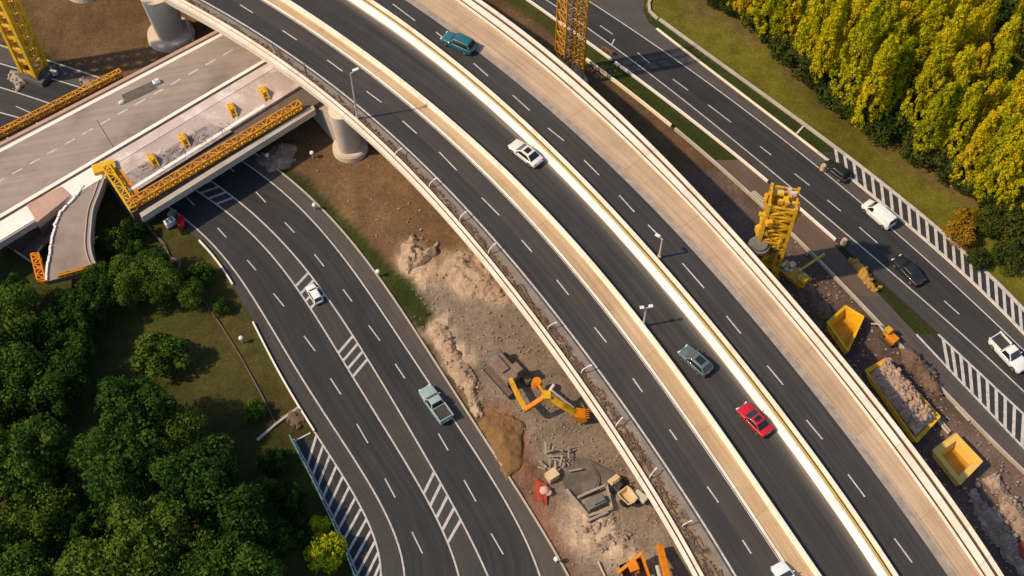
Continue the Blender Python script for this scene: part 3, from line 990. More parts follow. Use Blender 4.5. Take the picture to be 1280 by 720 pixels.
def quad_strip(name, e0, e1, z, m, parent, thick=0.0, n=40):
    """e0, e1: pixel polylines of equal count"""
    bm_ = bmesh.new()
    A = [Vector(G(*p, ZB)) for p in e0]
    B = [Vector(G(*p, ZB)) for p in e1]

    def samp(L, t):
        k = t * (len(L) - 1)
        i = min(int(k), len(L) - 2)
        return L[i].lerp(L[i + 1], k - i)
    uvl = bm_.loops.layers.uv.new('UVMap')
    rows = []
    for i in range(n + 1):
        a, b_ = samp(A, i / n), samp(B, i / n)
        rows.append((bm_.verts.new((a.x, a.y, z)), bm_.verts.new((b_.x, b_.y, z))))
    for r0, r1 in zip(rows[:-1], rows[1:]):
        f = bm_.faces.new((r0[0], r0[1], r1[1], r1[0]))
        for lp in f.loops:
            lp[uvl].uv = ((lp.vert.co - rows[0][0].co).dot((B[0] - A[0]).normalized()), lp.vert.co.x * 1.2)
    if thick:
        g = bmesh.ops.extrude_face_region(bm_, geom=list(bm_.faces))
        for v in [q for q in g['geom'] if isinstance(q, bmesh.types.BMVert)]:
            v.co.z -= thick
        return obj(name, bm_, m, parent)
    return obj(name, up(bm_), m, parent, recalc=False)


def lerp2(p, q, t):
    return (p[0] + (q[0] - p[0]) * t, p[1] + (q[1] - p[1]) * t)


U0, U1 = (-60, 214), (330, 10)      # upper edge
W0, W1 = (-60, 304), (345, 66)      # lower white line
# slope of the lower line follows (0,268)-(310,88)
quad_strip('deck', [U0, U1], [(-60, 340), (345, 92)], ZB - 0.03, 'concrete', br, 1.2)
quad_strip('carriageway', [(-60, 220), (330, 16)], [W0, W1], ZB, 'bridge_asphalt', br)
quad_strip('edge_line', [(-60, 218), (330, 13)], [(-60, 222), (330, 17)], ZB + 0.01, 'white_concrete', br)
quad_strip('upper_kerb', [(-60, 211), (330, 8)], [(-60, 215), (330, 12)], ZB + 0.25, 'slab_pink', br, 0.3)
quad_strip('lower_kerb', [W0, W1], [(-60, 309), (345, 70)], ZB + 0.14, 'white_concrete', br, 0.2)
quad_strip('kerb_gap', [(-60, 309), (345, 70)], [(-60, 313), (345, 73)], ZB + 0.004, 'gap_and_shadow', br)
quad_strip('footway', [(-60, 313), (128, 201.6)], [(-60, 338), (128, 223)], ZB + 0.1, 'white_concrete', br, 0.15)
quad_strip('footway', [(128.5, 201.3), (345, 73)], [(128.5, 215), (345, 84)], ZB + 0.06, 'slab_light', br, 0.1)
dashes('lane_dash', [(lerp2((-30, 243), (300, 57), (i + 0.05) / 15), lerp2((-30, 243), (300, 57), (i + 0.62) / 15)) for i in range(15)], ZB, 0.006, 'marking', br, 0.26)
bm = bmesh.new()
dash(bm, G(121, 150, ZB), G(142, 184, ZB), 0.1, ZB + 0.007)
obj('expansion_joint', up(bm), 'steel_dark', br, recalc=False)
# unfinished deck
quad_strip('new_slab', [(130, 206), (385, 54)], [(172, 234), (390, 98)], ZB - 0.015, 'slab_pale', br, 0.6)
quad_strip('rough_screed', [(150, 222), (262, 154)], [(172, 238), (290, 164)], ZB - 0.004, 'slab_rough', br)
quad_strip('screed_edge', [(160, 237), (330, 130)], [(162, 240), (332, 133)], ZB + 0.05, 'white_concrete', br, 0.3)
quad_strip('trough', [(160, 238), (385, 101)], [(176, 262), (400, 124)], ZB - 0.5, 'trough_brown', br, 0.5)
quad_strip('new_fascia', [(174, 266), (391, 131)], [(177, 271), (394, 136)], ZB - 0.1, 'concrete', br, 1.2)
bm = bmesh.new()
A, B = G(166, 258, ZB), G(376, 134, ZB)
off = (B - A).normalized().cross(Vector((0, 0, 1))) * 0.55


def truss(bm_, a, b_, off_, hgt, nseg, r):
    for o in (off_, -off_):
        for hz in (0.05, hgt):
            bar(bm_, a + o + Vector((0, 0, hz)), b_ + o + Vector((0, 0, hz)), r)
    for i in range(nseg + 1):
        p = a.lerp(b_, i / nseg)
        for o in (off_, -off_):
            bar(bm_, p + o, p + o + Vector((0, 0, hgt)), r * 0.8)
        bar(bm_, p + off_ + Vector((0, 0, hgt)), p - off_ + Vector((0, 0, hgt)), r * 0.8)
        bar(bm_, p + off_ + Vector((0, 0, 0.05)), p - off_ + Vector((0, 0, 0.05)), r * 0.8)
        if i < nseg:
            q = a.lerp(b_, (i + 1) / nseg)
            s = 1 if i % 2 else -1
            bar(bm_, p + off_ * s + Vector((0, 0, hgt)), q - off_ * s + Vector((0, 0, hgt)), r * 0.8)
            bar(bm_, p + off_ + Vector((0, 0, 0)), q + off_ + Vector((0, 0, hgt)), r * 0.7)
            bar(bm_, p - off_ + Vector((0, 0, hgt)), q - off_ + Vector((0, 0, 0)), r * 0.7)


t_ = thing('edge_formwork', 'long orange lattice formwork along the lower edge of the cross bridge', 'formwork')
truss(bm, A, B, off, 1.1, 22, 0.13)
obj('lattice', bm, 'form_orange', t_)
bm = bmesh.new()
dash(bm, A, B, 0.8, ZB + 0.02)
obj('walkway', up(bm), 'form_yellow', t_, recalc=False)
t_ = thing('edge_formwork', 'orange lattice formwork along the upper left edge of the cross bridge', 'formwork')
bm = bmesh.new()
A, B = G(-40, 190, ZB), G(152, 93, ZB)
truss(bm, A, B, off * 0.7, 0.9, 20, 0.12)
obj('lattice', bm, 'form_orange', t_)
bm = bmesh.new()
box(bm, (A + B) / 2 + Vector((0, 0, -0.3)), ((B - A).length, 1.0, 0.25), Matrix.Rotation(math.atan2(B.y - A.y, B.x - A.x), 3, 'Z'))
obj('walkway', bm, 'steel_rust', t_)
t_ = thing('end_formwork', 'yellow stepped formwork closing the left end of the unfinished bridge deck', 'formwork')
bm = bmesh.new()
A, B = G(134, 212, ZB), G(168, 264, ZB)
off2 = (B - A).normalized().cross(Vector((0, 0, 1))) * 0.5
truss(bm, A, B, off2, 0.9, 7, 0.12)
obj('lattice', bm, 'form_yellow', t_)
bm = bmesh.new()
v = [bm.verts.new(G(a, b_, ZB + 0.03)) for a, b_ in ((136, 208), (150, 210), (182, 250), (168, 262))]
bm.faces.new(v)
obj('board', up(bm), 'form_orange', t_, recalc=False)
bm = bmesh.new()
c = G(131, 211, ZB)
box(bm, c + Vector((0, 0, 0.3)), (3.2, 1.7, 0.7), Matrix.Rotation(0.4, 3, 'Z'), 0.06)
box(bm, c + Vector((1.0, -0.9, 0.25)), (1.4, 1.2, 0.5), Matrix.Rotation(0.2, 3, 'Z'), 0.05)
obj('corner_platform', bm, 'form_yellow', t_)
# yellow braces standing on the slab
first = None
for i, (a, b_, lb) in enumerate(((330, 117, 'yellow formwork brace on the slab nearest the viaduct'), (290, 138, 'yellow formwork brace second from the viaduct'),
                                 (230, 176, 'yellow green formwork brace at the middle of the slab'), (191, 201, 'dull tan formwork brace at the left end of the slab'))):
    g = G(a, b_, ZB - 0.01)
    if first is None:
        first = thing('formwork_brace', lb, 'brace', g, R(-62), 'braces on the new slab')
        bm = bmesh.new()
        box(bm, (0.1, 0, 0.55), (1.1, 0.5, 0.8), None, 0.1)
        for s in (-0.35, 0.35):
            bar(bm, (-1.4, s, 0.1), (1.5, s, 0.1), 0.13)
            bar(bm, (-1.4, s, 0.1), (0.2, s, 1.0), 0.12)
            bar(bm, (0.2, s, 1.0), (1.5, s, 0.1), 0.12)
        obj('frame', bm, 'form_yellow', first)
        for k in range(2):
            bm = bmesh.new()
            bar(bm, (-1.1 + k * 2.3, -0.45, 0.15), (-1.1 + k * 2.3, 0.45, 0.15), 0.12)
            obj('rung', bm, 'form_orange', first)
    else:
        dup(first, g, R(-62 + random.uniform(-6, 6)), lb)
# rebar clusters on rough screed
bm = bmesh.new()
for k in range(70):
    t = random.random()
    p = G(*lerp2((170, 215), (285, 155), t), ZB + 0.02) + Vector((random.uniform(-1.2, 1.2), random.uniform(-1.3, 0.9), 0))
    q = p + Vector((random.uniform(-1, 1), random.uniform(-1, 1), random.uniform(0.05, 0.3)))
    bar(bm, p, q, random.uniform(0.03, 0.06), 4)
tag(obj('rebar_litter', bm, 'gutter'), 'grey steel bars and offcuts littering the rough screed', 'rebar', kind='stuff')
# abutment wall under the bridge, left side of the road
bm = bmesh.new()
p = G(150, 258)
box(bm, (p.x - 2, p.y + 6, 2.2), (3.0, 22, 4.6), Matrix.Rotation(R(36), 3, 'Z'))
obj('abutment', bm, 'concrete_dark', br)
bm = bmesh.new()
p = G(352, 168)
box(bm, (p.x + 4.5, p.y + 6, 2.2), (3.0, 20, 4.6), Matrix.Rotation(R(36), 3, 'Z'))
obj('abutment', bm, 'concrete', br)

# ramp stub curving away from the bridge
rp = thing('ramp', 'beige curved ramp stub hanging off the left side of the cross bridge', 'ramp')
edL = [(104, 232), (92, 250), (78, 264), (70, 280), (66, 296), (62, 320), (58, 352)]
edR = [(132, 226), (126, 243), (119, 262), (116, 285), (115, 305), (118, 322), (124, 335)]
zz_ = np.linspace(ZB, ZB - 1.2, 7)


def smooth_edge(pts, zs, n=24):
    P_ = [Vector(G(*p, z)) for p, z in zip(pts, zs)]
    out = []
    for i in range(n + 1):
        k = i / n * (len(P_) - 1)
        j = min(int(k), len(P_) - 2)
        p0, p1, p2, p3 = P_[max(j - 1, 0)], P_[j], P_[j + 1], P_[min(j + 2, len(P_) - 1)]
        t = k - j
        out.append(0.5 * ((2 * p1) + (p2 - p0) * t + (2 * p0 - 5 * p1 + 4 * p2 - p3) * t * t + (3 * p1 - p0 - 3 * p2 + p3) * t ** 3))
    return out


SL, SR = smooth_edge(edL, zz_), smooth_edge(edR, zz_)
bm = bmesh.new()
rows = [(bm.verts.new(a), bm.verts.new(b_)) for a, b_ in zip(SL, SR)]
for r0, r1 in zip(rows[:-1], rows[1:]):
    bm.faces.new((r0[0], r0[1], r1[1], r1[0]))
g = bmesh.ops.extrude_face_region(bm, geom=list(bm.faces))
for v in [q for q in g['geom'] if isinstance(q, bmesh.types.BMVert)]:
    v.co.z -= 0.9
obj('slab', bm, 'bridge_asphalt', rp)
bm = bmesh.new()
for a, b_ in zip(SL[:-1], SL[1:]):
    j = Vector((random.uniform(-0.12, 0.12), random.uniform(-0.12, 0.12), 0.15))
    bar(bm, a + j, b_ + j, 0.2)
obj('kerb', bm, 'white_concrete', rp)
bm = bmesh.new()
for a, b_ in zip(SR[:-1], SR[1:]):
    o = Vector((-0.25, 0, 0.2))
    bar(bm, a + o, b_ + o, 0.14)
    o = Vector((-0.95, 0, 0.12))
    bar(bm, a + o, b_ + o, 0.1)
obj('kerb', bm, 'concrete', rp)
bm = bmesh.new()
for k in (8, 18):
    c = (SL[k] + SR[k]) / 2
    cyl(bm, (c.x, c.y, -0.2), 0.8, c.z - 0.6, 16)
obj('column', bm, 'concrete', rp)
t_ = thing('end_barrier', 'orange barrier across the broken end of the ramp', 'barrier')
bm = bmesh.new()
A, B = SL[-1].lerp(SR[-1], 0.25) + Vector((0, 0, 0.1)), SR[-1] + Vector((-0.3, 0, 0.1))
truss(bm, A, B, Vector((0, 0.2, 0)), 0.7, 7, 0.09)
obj('lattice', bm, 'form_orange', t_)
t_ = thing('edge_scaffold', 'orange scaffold panel hanging at the left corner of the ramp end', 'scaffold')
bm = bmesh.new()
A, B = G(46, 322, ZB - 1.5), G(54, 354, ZB - 2.2)
truss(bm, A, B, Vector((0.5, 0.1, 0)), 1.0, 5, 0.14)
for k in range(5):
    p = A.lerp(B, k / 4)
    box(bm, p + Vector((0, 0, 0.5)), (0.9, 0.5, 0.7))
obj('lattice', bm, 'machine_orange', t_)
t_ = thing('abutment_block', 'pink topped abutment block between the cross bridge and the ramp', 'abutment')
bm = bmesh.new()
pp = [G(a, b_, ZB + 0.28) for a, b_ in ((33, 256), (76, 233), (88, 244), (46, 278))]
vt = [bm.verts.new(p) for p in pp]
vb = [bm.verts.new((p.x, p.y, ZB - 1.1)) for p in pp]
bm.faces.new(vt)
for i in range(4):
    bm.faces.new((vt[i], vt[(i + 1) % 4], vb[(i + 1) % 4], vb[i]))
obj('cap', bm, 'slab_pink', t_)
bm = bmesh.new()
vt = [bm.verts.new((p.x, p.y, ZB - 1.11)) for p in pp]
vb = [bm.verts.new((p.x, p.y, -0.3)) for p in pp]
for i in range(4):
    bm.faces.new((vt[i], vt[(i + 1) % 4], vb[(i + 1) % 4], vb[i]))
obj('wall', bm, 'shoulder_brown', t_)
t_ = thing('embankment', 'brown earth bank with a pale edging below the pink block', 'embankment')
bm = bmesh.new()
pp = [G(*p, z) for p, z in (((8, 306), 3.2), ((66, 276), 3.2), ((62, 300), 2.6), ((40, 326), 0.3), ((22, 318), 0.3))]
bm.faces.new([bm.verts.new(p) for p in pp])
obj('slope', up(bm), 'shoulder_brown', t_, recalc=False)
bm = bmesh.new()
for a, b_ in (((0, 302), (66, 275)), ((5, 304), (40, 328)), ((40, 326), (66, 288))):
    za = 3.3 if b_[1] == 275 else 1.8
    bar(bm, G(*a, za), G(*b_, za if b_[1] != 328 else 0.4), 0.17)
obj('edging', bm, 'concrete', t_)

# ------------------------------------------------------------------ vehicles


def ring(x_, hw, z0, z1, rd=0.12, n=3):
    p = []
    for cx_, cz, a0 in ((hw - rd, z0 + rd, -90), (hw - rd, z1 - rd, 0), (-hw + rd, z1 - rd, 90), (-hw + rd, z0 + rd, 180)):
        for k in range(n + 1):
            a = R(a0 + 90 * k / n)
            p.append((x_, cx_ + rd * math.cos(a), cz + rd * math.sin(a)))
    return p


def loft(bm, rings):
    rows = [[bm.verts.new(p) for p in r] for r in rings]
    k = len(rows[0])
    for a, b_ in zip(rows[:-1], rows[1:]):
        for i in range(k):
            j = (i + 1) % k
            bm.faces.new((a[i], a[j], b_[j], b_[i]))
    bm.faces.new(rows[0])
    bm.faces.new(rows[-1][::-1])


def car(name, label, kind, paint_, front, rear, z, scale=1.0, glassy=True):
    S = {'sedan': dict(L=4.7, W=1.86, belt=0.92, roof=1.42, cab=(-1.75, 1.05), rf=(-1.0, 0.25), hood=0.82, tail=0.9),
         'sport': dict(L=4.5, W=1.9, belt=0.86, roof=1.28, cab=(-1.6, 0.95), rf=(-0.85, 0.1), hood=0.74, tail=0.85),
         'hatch': dict(L=4.2, W=1.82, belt=0.95, roof=1.5, cab=(-2.0, 1.0), rf=(-1.5, 0.25), hood=0.86, tail=0.92),
         'suv': dict(L=4.75, W=1.95, belt=1.05, roof=1.72, cab=(-2.25, 1.0), rf=(-1.85, 0.3), hood=0.98, tail=1.02),
         'van': dict(L=5.3, W=2.0, belt=1.2, roof=2.1, cab=(-2.6, 1.75), rf=(-2.5, 0.9), hood=1.05, tail=1.2),
         'pickup': dict(L=5.3, W=1.95, belt=1.05, roof=1.75, cab=(-0.6, 1.15), rf=(-0.35, 0.45), hood=1.0, tail=1.02)}[kind]
    f, r = G(*front, z), G(*rear, z)
    c = (f + r) / 2
    t_ = thing(name, label, {'van': 'van', 'pickup': 'pickup truck'}.get(kind, 'car'), (c.x, c.y, z), math.atan2(f.y - r.y, f.x - r.x))
    t_.scale = (scale,) * 3
    L_, W_, bz = S['L'], S['W'], S['belt']
    hl, hw = L_ / 2, W_ / 2
    bm = bmesh.new()
    loft(bm, [ring(-hl, hw * 0.82, 0.42, S['tail'] - 0.12), ring(-hl + 0.12, hw * 0.93, 0.3, S['tail']), ring(-hl + 0.6, hw, 0.24, bz), ring(-0.4, hw, 0.22, bz),
              ring(S['cab'][1], hw, 0.22, bz), ring(hl - 0.75, hw * 0.98, 0.24, S['hood'] + 0.02), ring(hl - 0.25, hw * 0.92, 0.28, S['hood'] - 0.08), ring(hl, hw * 0.78, 0.4, S['hood'] - 0.24)])
    x0, x1 = S['cab']
    a0, a1 = S['rf']
    rz_ = S['roof']
    tw = hw * 0.74
    bw = hw * 0.93
    lo = [(x0, -bw, bz - 0.04), (x1, -bw, bz - 0.04), (x1, bw, bz - 0.04), (x0, bw, bz - 0.04)]
    hi = [(a0, -tw, rz_), (a1, -tw, rz_), (a1, tw, rz_), (a0, tw, rz_)]
    V = [bm.verts.new(p) for p in lo + hi]
    fs = [bm.faces.new([V[i] for i in q]) for q in ((4, 5, 6, 7), (0, 1, 5, 4), (1, 2, 6, 5), (2, 3, 7, 6), (3, 0, 4, 7))]
    es = [e_ for e_ in {e_ for f_ in fs for e_ in f_.edges} if not (e_.verts[0].co.z < bz and e_.verts[1].co.z < bz)]
    bmesh.ops.bevel(bm, geom=es, offset=0.09, segments=3, affect='EDGES', profile=0.55)
    # wheel arches read as dark lips
    body = obj('body', bm, paint_, t_, True)
    for p in body.data.polygons:
        p.use_smooth = True
    try:
        body.data.set_sharp_from_angle(angle=R(38))
    except Exception:
        pass

    def pane(nm, c4, inset, lift):
        P_ = [Vector(p) for p in c4]
        cc = sum(P_, Vector()) / 4
        nrm = (P_[1] - P_[0]).cross(P_[3] - P_[0]).normalized()
        if nrm.dot(cc - Vector((-0.2, 0, 0.7))) < 0:
            nrm = -nrm
        P_ = [p + (cc - p) * inset + nrm * lift for p in P_]
        b2 = bmesh.new()
        tp = [b2.verts.new(p) for p in P_]
        bt = [b2.verts.new(p - nrm * 0.03) for p in P_]
        b2.faces.new(tp)
        for i in range(4):
            b2.faces.new((tp[i], tp[(i + 1) % 4], bt[(i + 1) % 4], bt[i]))
        obj(nm, b2, 'glass', t_)
    if glassy:
        pane('windscreen', [lo[1], lo[2], hi[2], hi[1]], 0.12, 0.012)
        pane('rear_window', [lo[3], lo[0], hi[0], hi[3]], 0.14, 0.012)
        if kind != 'van':
            pane('side_window', [lo[0], lo[1], hi[1], hi[0]], 0.14, 0.012)
            pane('side_window', [lo[2], lo[3], hi[3], hi[2]], 0.14, 0.012)
        else:
            for s in (-1, 1):
                pane('side_window', [(0.55, s * bw, bz + 0.05), (1.6, s * bw, bz + 0.05), (0.95, s * tw * 1.05, rz_ - 0.1), (0.55, s * tw * 1.05, rz_ - 0.1)], 0.05, 0.02)
        if kind in ('sedan', 'sport', 'hatch') and paint_ in ('car_white', 'car_red', 'car_slate'):
            b2 = bmesh.new()
            box(b2, ((a0 + a1) / 2, 0, rz_ + 0.006), (max(0.5, (a1 - a0) * 0.6), tw * 1.25, 0.02), None, 0.008)
            obj('sunroof', b2, 'glass', t_)
    if kind == 'pickup':
        b2 = bmesh.new()
        for s in (-1, 1):
            box(b2, ((-hl - 0.6) / 2 - 0.05, s * (hw - 0.1), bz + 0.13), (hl - 0.6, 0.12, 0.3), None, 0.03)
        box(b2, (-hl + 0.1, 0, bz + 0.1), (0.12, W_ * 0.82, 0.3), None, 0.03)
        obj('bed_side', b2, paint_, t_)
        b2 = bmesh.new()
        box(b2, ((-hl - 0.6) / 2 + 0.02, 0, bz + 0.02), (hl - 0.85, W_ * 0.78, 0.05))
        obj('cargo_bed', b2, 'steel_dark', t_)
    for sx in (-1, 1):
        for sy in (-1, 1):
            wr = 0.33 if kind in ('sedan', 'sport', 'hatch') else 0.38
            cx_ = sx * (hl - 0.88)
            b2 = bmesh.new()
            bar(b2, (cx_, sy * (hw - 0.22), wr), (cx_, sy * (hw + 0.015), wr), wr, 18)
            wo = obj('wheel', b2, 'tyre', t_)
            b2 = bmesh.new()
            bar(b2, (cx_, sy * (hw - 0.1), wr), (cx_, sy * (hw + 0.03), wr), wr * 0.62, 12)
            obj('rim', b2, 'rim', wo)
    for s in (-1, 1):
        b2 = bmesh.new()
        box(b2, (hl - 0.14, s * hw * 0.62, S['hood'] - 0.2), (0.22, 0.42, 0.14), Matrix.Rotation(s * -0.35, 3, 'Z'), 0.03)
        obj('headlight', b2, 'lens_clear', t_)
        b2 = bmesh.new()
        box(b2, (-hl + 0.08, s * hw * 0.66, S['tail'] - 0.12), (0.14, 0.36, 0.16), Matrix.Rotation(s * 0.25, 3, 'Z'), 0.03)
        obj('tail_light', b2, 'lens_red', t_)
        b2 = bmesh.new()
        box(b2, (x1 - 0.35, s * (hw + 0.08), bz + 0.06), (0.14, 0.22, 0.14), None, 0.03)
        obj('mirror', b2, paint_, t_)
    b2 = bmesh.new()
    box(b2, (hl - 0.02, 0, 0.46), (0.1, W_ * 0.62, 0.18), None, 0.02)
    obj('grille', b2, 'steel_dark', t_)
    b2 = bmesh.new()
    box(b2, (-hl + 0.01, 0, 0.62), (0.04, 0.5, 0.12))
    obj('number_plate', b2, 'white_paint', t_)
    return t_


car('suv', 'teal sport utility vehicle on the right carriageway near the top of the viaduct', 'suv', 'car_teal', (555, 49), (592, 66), ZD + 0.01, 1.12)
car('car', 'white car with dark glass roof on the middle carriageway', 'sedan', 'car_white', (639, 181), (675, 209), ZD + 0.01, 1.12)
car('car', 'slate grey car on the middle carriageway ahead of the red car', 'hatch', 'car_slate', (854, 441), (883, 467), ZD + 0.01, 1.1)
car('car', 'bright red sports car on the middle carriageway of the viaduct', 'sport', 'car_red', (925, 509), (960, 545), ZD + 0.01, 1.08)
car('car', 'white car cut by the bottom edge of the photo on the viaduct', 'sedan', 'car_snow', (972, 711), (998, 750), ZD + 0.01, 1.05)
car('pickup_truck', 'pale blue pickup truck with dark bed on the left road', 'pickup', 'car_ice', (530, 487), (560, 530), 0.04, 1.1)
car('pickup_truck', 'white pickup truck cut by the right edge of the photo', 'pickup', 'car_snow', (1282, 470), (1236, 421), 0.04, 1.12)
car('car', 'black car on the right road below the white van', 'sedan', 'car_black', (1117, 323), (1151, 359), 0.04, 1.12)
car('van', 'smooth white van on the shoulder of the right road', 'van', 'car_snow', (1076, 253), (1118, 290), 0.04, 1.0)
car('car', 'dark car on the shoulder at the start of the hatched strip', 'hatch', 'car_black', (1029, 205), (1060, 228), 0.04, 1.05)
car('utility_car', 'small white utility car parked on the hatched median of the left road', 'hatch', 'car_snow', (386, 357), (401, 383), 0.04, 0.8)

# repair patch with white blocks on the cross bridge
bm = bmesh.new()
dash(bm, G(155, 124, ZB), G(194, 106, ZB), 1.9, ZB + 0.008)
obj('repair_patch', up(bm), 'patch_dark', br, recalc=False)
for lb, (a, b_), k in (('white works block at the upper end of the dark patch on the cross bridge', (196, 104), 0.85), ('small white works block at the lower end of the dark patch on the cross bridge', (152, 129), 0.55)):
    g = G(a, b_, ZB)
    t_ = thing('works_block', lb, 'block', (g.x, g.y, ZB + 0.01), R(30))
    t_.scale = (k, k, k)
    bm = bmesh.new()
    box(bm, (0, 0, 0.3), (1.3, 0.9, 0.6), None, 0.12)
    box(bm, (0.1, 0, 0.7), (0.8, 0.6, 0.3), None, 0.1)
    obj('block', bm, 'white_paint', t_)
    bm = bmesh.new()
    bar(bm, (-0.3, 0, 0.6), (-0.3, 0, 1.1), 0.06)
    obj('peg', bm, 'lamp_grey', t_)

# ------------------------------------------------------------------ lattice masts and rigs


def lattice(bm, wd, h, step, r, rd=None, z0=0.0):
    rd = rd or r * 0.6
    k = wd / 2
    cs = [(-k, -k), (k, -k), (k, k), (-k, k)]
    for cx_, cy_ in cs:
        bar(bm, (cx_, cy_, z0), (cx_, cy_, z0 + h), r)
    nz = int(h / step)
    for i in range(nz + 1):
        z_ = z0 + i * step
        for j in range(4):
            a, b_ = cs[j], cs[(j + 1) % 4]
            bar(bm, (*a, z_), (*b_, z_), rd)
            if i < nz:
                if i % 2:
                    a, b_ = b_, a
                bar(bm, (*a, z_), (*b_, z_ + step), rd)
                bar(bm, (*b_, z_), (*a, z_ + step), rd * 0.8)


g = G(46, 93)
t_ = thing('crane_mast', 'thick yellow tower crane mast standing on a dark base at top left', 'tower crane', (g.x, g.y, 0), R(-24))
bm = bmesh.new()
for sx, sy in ((-1.3, -1.3), (1.3, -1.3), (1.3, 1.3), (-1.3, 1.3)):
    bar(bm, (sx, sy, 1.4), (sx, sy, 31), 0.42)
for i in range(12):
    z_ = 1.8 + i * 2.5
    for (ax_, ay_), (bx_, by_) in (((-1.3, -1.3), (1.3, -1.3)), ((1.3, -1.3), (1.3, 1.3)), ((1.3, 1.3), (-1.3, 1.3)), ((-1.3, 1.3), (-1.3, -1.3))):
        bar(bm, (ax_, ay_, z_), (bx_, by_, z_), 0.27)
        for f0, f1, dz in ((0.1, 0.4, 0.75), (0.9, 0.6, 0.75), (0.1, 0.4, -0.75), (0.9, 0.6, -0.75)):
            bar(bm, (ax_ + (bx_ - ax_) * f0, ay_ + (by_ - ay_) * f0, z_ + dz), (ax_ + (bx_ - ax_) * f1, ay_ + (by_ - ay_) * f1, z_), 0.16)
obj('mast', bm, 'form_yellow', t_)
bm = bmesh.new()
for s in (-0.3, 0.3):
    bar(bm, (s, 0.9, 1.5), (s, 0.9, 31), 0.06)
for k in range(48):
    bar(bm, (-0.3, 0.9, 2 + k * 0.6), (0.3, 0.9, 2 + k * 0.6), 0.05)
obj('ladder', bm, 'steel_rust', t_)
bm = bmesh.new()
box(bm, (0, 0, 0.4), (5.2, 3.8, 1.1), None, 0.12)
box(bm, (0, 0, 1.15), (3.6, 3.2, 0.5), None, 0.08)
obj('base_block', bm, 'concrete_dark', t_)
bm = bmesh.new()
box(bm, (2.7, 1.0, 0.7), (1.2, 0.5, 0.8), None, 0.05)
bar(bm, (2.0, 1.4, 1.2), (3.4, 0.2, 1.0), 0.15)
obj('winch', bm, 'pale_metal', t_)

g = G(711, 96)
t_ = thing('crane_mast', 'orange lattice mast behind the viaduct edge at the top', 'tower crane', (g.x, g.y, 0), R(22))
bm = bmesh.new()
lattice(bm, 3.3, 21, 2.2, 0.15, 0.075, 0.5)
obj('mast', bm, 'form_orange', t_)
bm = bmesh.new()
for i in range(18):
    z_ = 1.2 + i * 1.1
    bar(bm, (-1.2, -0.6, z_), (0.6, 1.2, z_ + 0.7), 0.09)
bar(bm, (0.2, 0.2, 0.5), (0.2, 0.2, 21), 0.22, 8)
obj('ladder', bm, 'steel_grey', t_)
bm = bmesh.new()
box(bm, (0, 0, 0.2), (4.6, 4.6, 0.8), None, 0.08)
obj('base_block', bm, 'concrete', t_)

g = G(951, 346)
t_ = thing('drilling_rig', 'tall yellow drilling rig with hydraulic drums rising beside the viaduct', 'drilling rig', (g.x, g.y, 0), R(-12))
bm = bmesh.new()
lattice(bm, 3.4, 17.5, 1.9, 0.28, 0.17, 1.2)
obj('mast', bm, 'machine_yellow', t_)
for sx, sy, z0_, z1_, rr in ((-1.9, -0.4, 2, 15, 0.34), (1.8, 0.2, 3, 17.5, 0.36), (-1.2, 1.6, 6, 17, 0.3), (0.9, -1.6, 3, 12, 0.26)):
    bm = bmesh.new()
    bar(bm, (sx, sy, z0_), (sx, sy, z1_), rr, 14)
    bar(bm, (sx, sy, z1_ - 1.2), (sx, sy, z1_ - 0.4), rr * 1.35, 14)
    bar(bm, (sx, sy, z0_ + 2), (sx, sy, z0_ + 2.8), rr * 1.35, 14)
    obj('hydraulic_cylinder', bm, 'form_yellow', t_, False)
bm = bmesh.new()
for z_, sx, sy in ((9.5, 4.2, 3.6), (15.5, 4.0, 3.2)):
    bm = bmesh.new()
    box(bm, (random.uniform(-0.3, 0.3), 0, z_), (sx, sy, 0.22))
    for k in range(14):
        a = k / 14 * 2 * PI
        px_, py_ = math.cos(a) * sx * 0.5, math.sin(a) * sy * 0.5
        bar(bm, (px_, py_, z_), (px_, py_, z_ + 1.0), 0.07)
    for k in range(14):
        a, b_ = k / 14 * 2 * PI, (k + 1) / 14 * 2 * PI
        bar(bm, (math.cos(a) * sx * 0.5, math.sin(a) * sy * 0.5, z_ + 1), (math.cos(b_) * sx * 0.5, math.sin(b_) * sy * 0.5, z_ + 1), 0.08)
    obj('platform', bm, 'machine_yellow', t_)
bm = bmesh.new()
cyl(bm, (-1.7, -2.2, 9.9), 1.45, 0.5, 22)
cyl(bm, (-1.7, -2.2, 10.4), 1.1, 0.35, 22)
obj('winch_drum', bm, 'steel_grey', t_)
for k in range(46):
    bm = bmesh.new()
    p = Vector((random.uniform(-2.2, 2.2), random.uniform(-2.2, 1.6), random.uniform(2, 18)))
    box(bm, p, (random.uniform(0.4, 1.3), random.uniform(0.4, 1.1), random.uniform(0.3, 1.3)), Matrix.Rotation(random.uniform(-0.5, 0.5), 3, 'Z'), 0.06)
    obj('gearbox', bm, random.choice(['form_yellow', 'form_yellow', 'machine_yellow', 'machine_yellow', 'steel_rust', 'steel_dark']), t_)
for k in range(16):
    bm = bmesh.new()
    p = Vector((random.uniform(-1.2, 1.6), random.uniform(-0.6, 1.2), random.uniform(17, 19)))
    box(bm, p, (random.uniform(0.4, 0.9), random.uniform(0.3, 0.8), random.uniform(0.4, 0.9)), None, 0.05)
    obj('head_block', bm, random.choice(['pale_metal', 'form_yellow', 'machine_yellow']), t_)
for k in range(14):
    bm = bmesh.new()
    p = Vector((random.uniform(-2.1, 2.1), random.uniform(-2.1, 1.2), random.uniform(2, 16)))
    bar(bm, p, p + Vector((random.uniform(-1.4, 1.4), random.uniform(-1, 1), random.uniform(-2, 2))), 0.09, 6)
    obj('hose', bm, 'steel_rust', t_)
bm = bmesh.new()
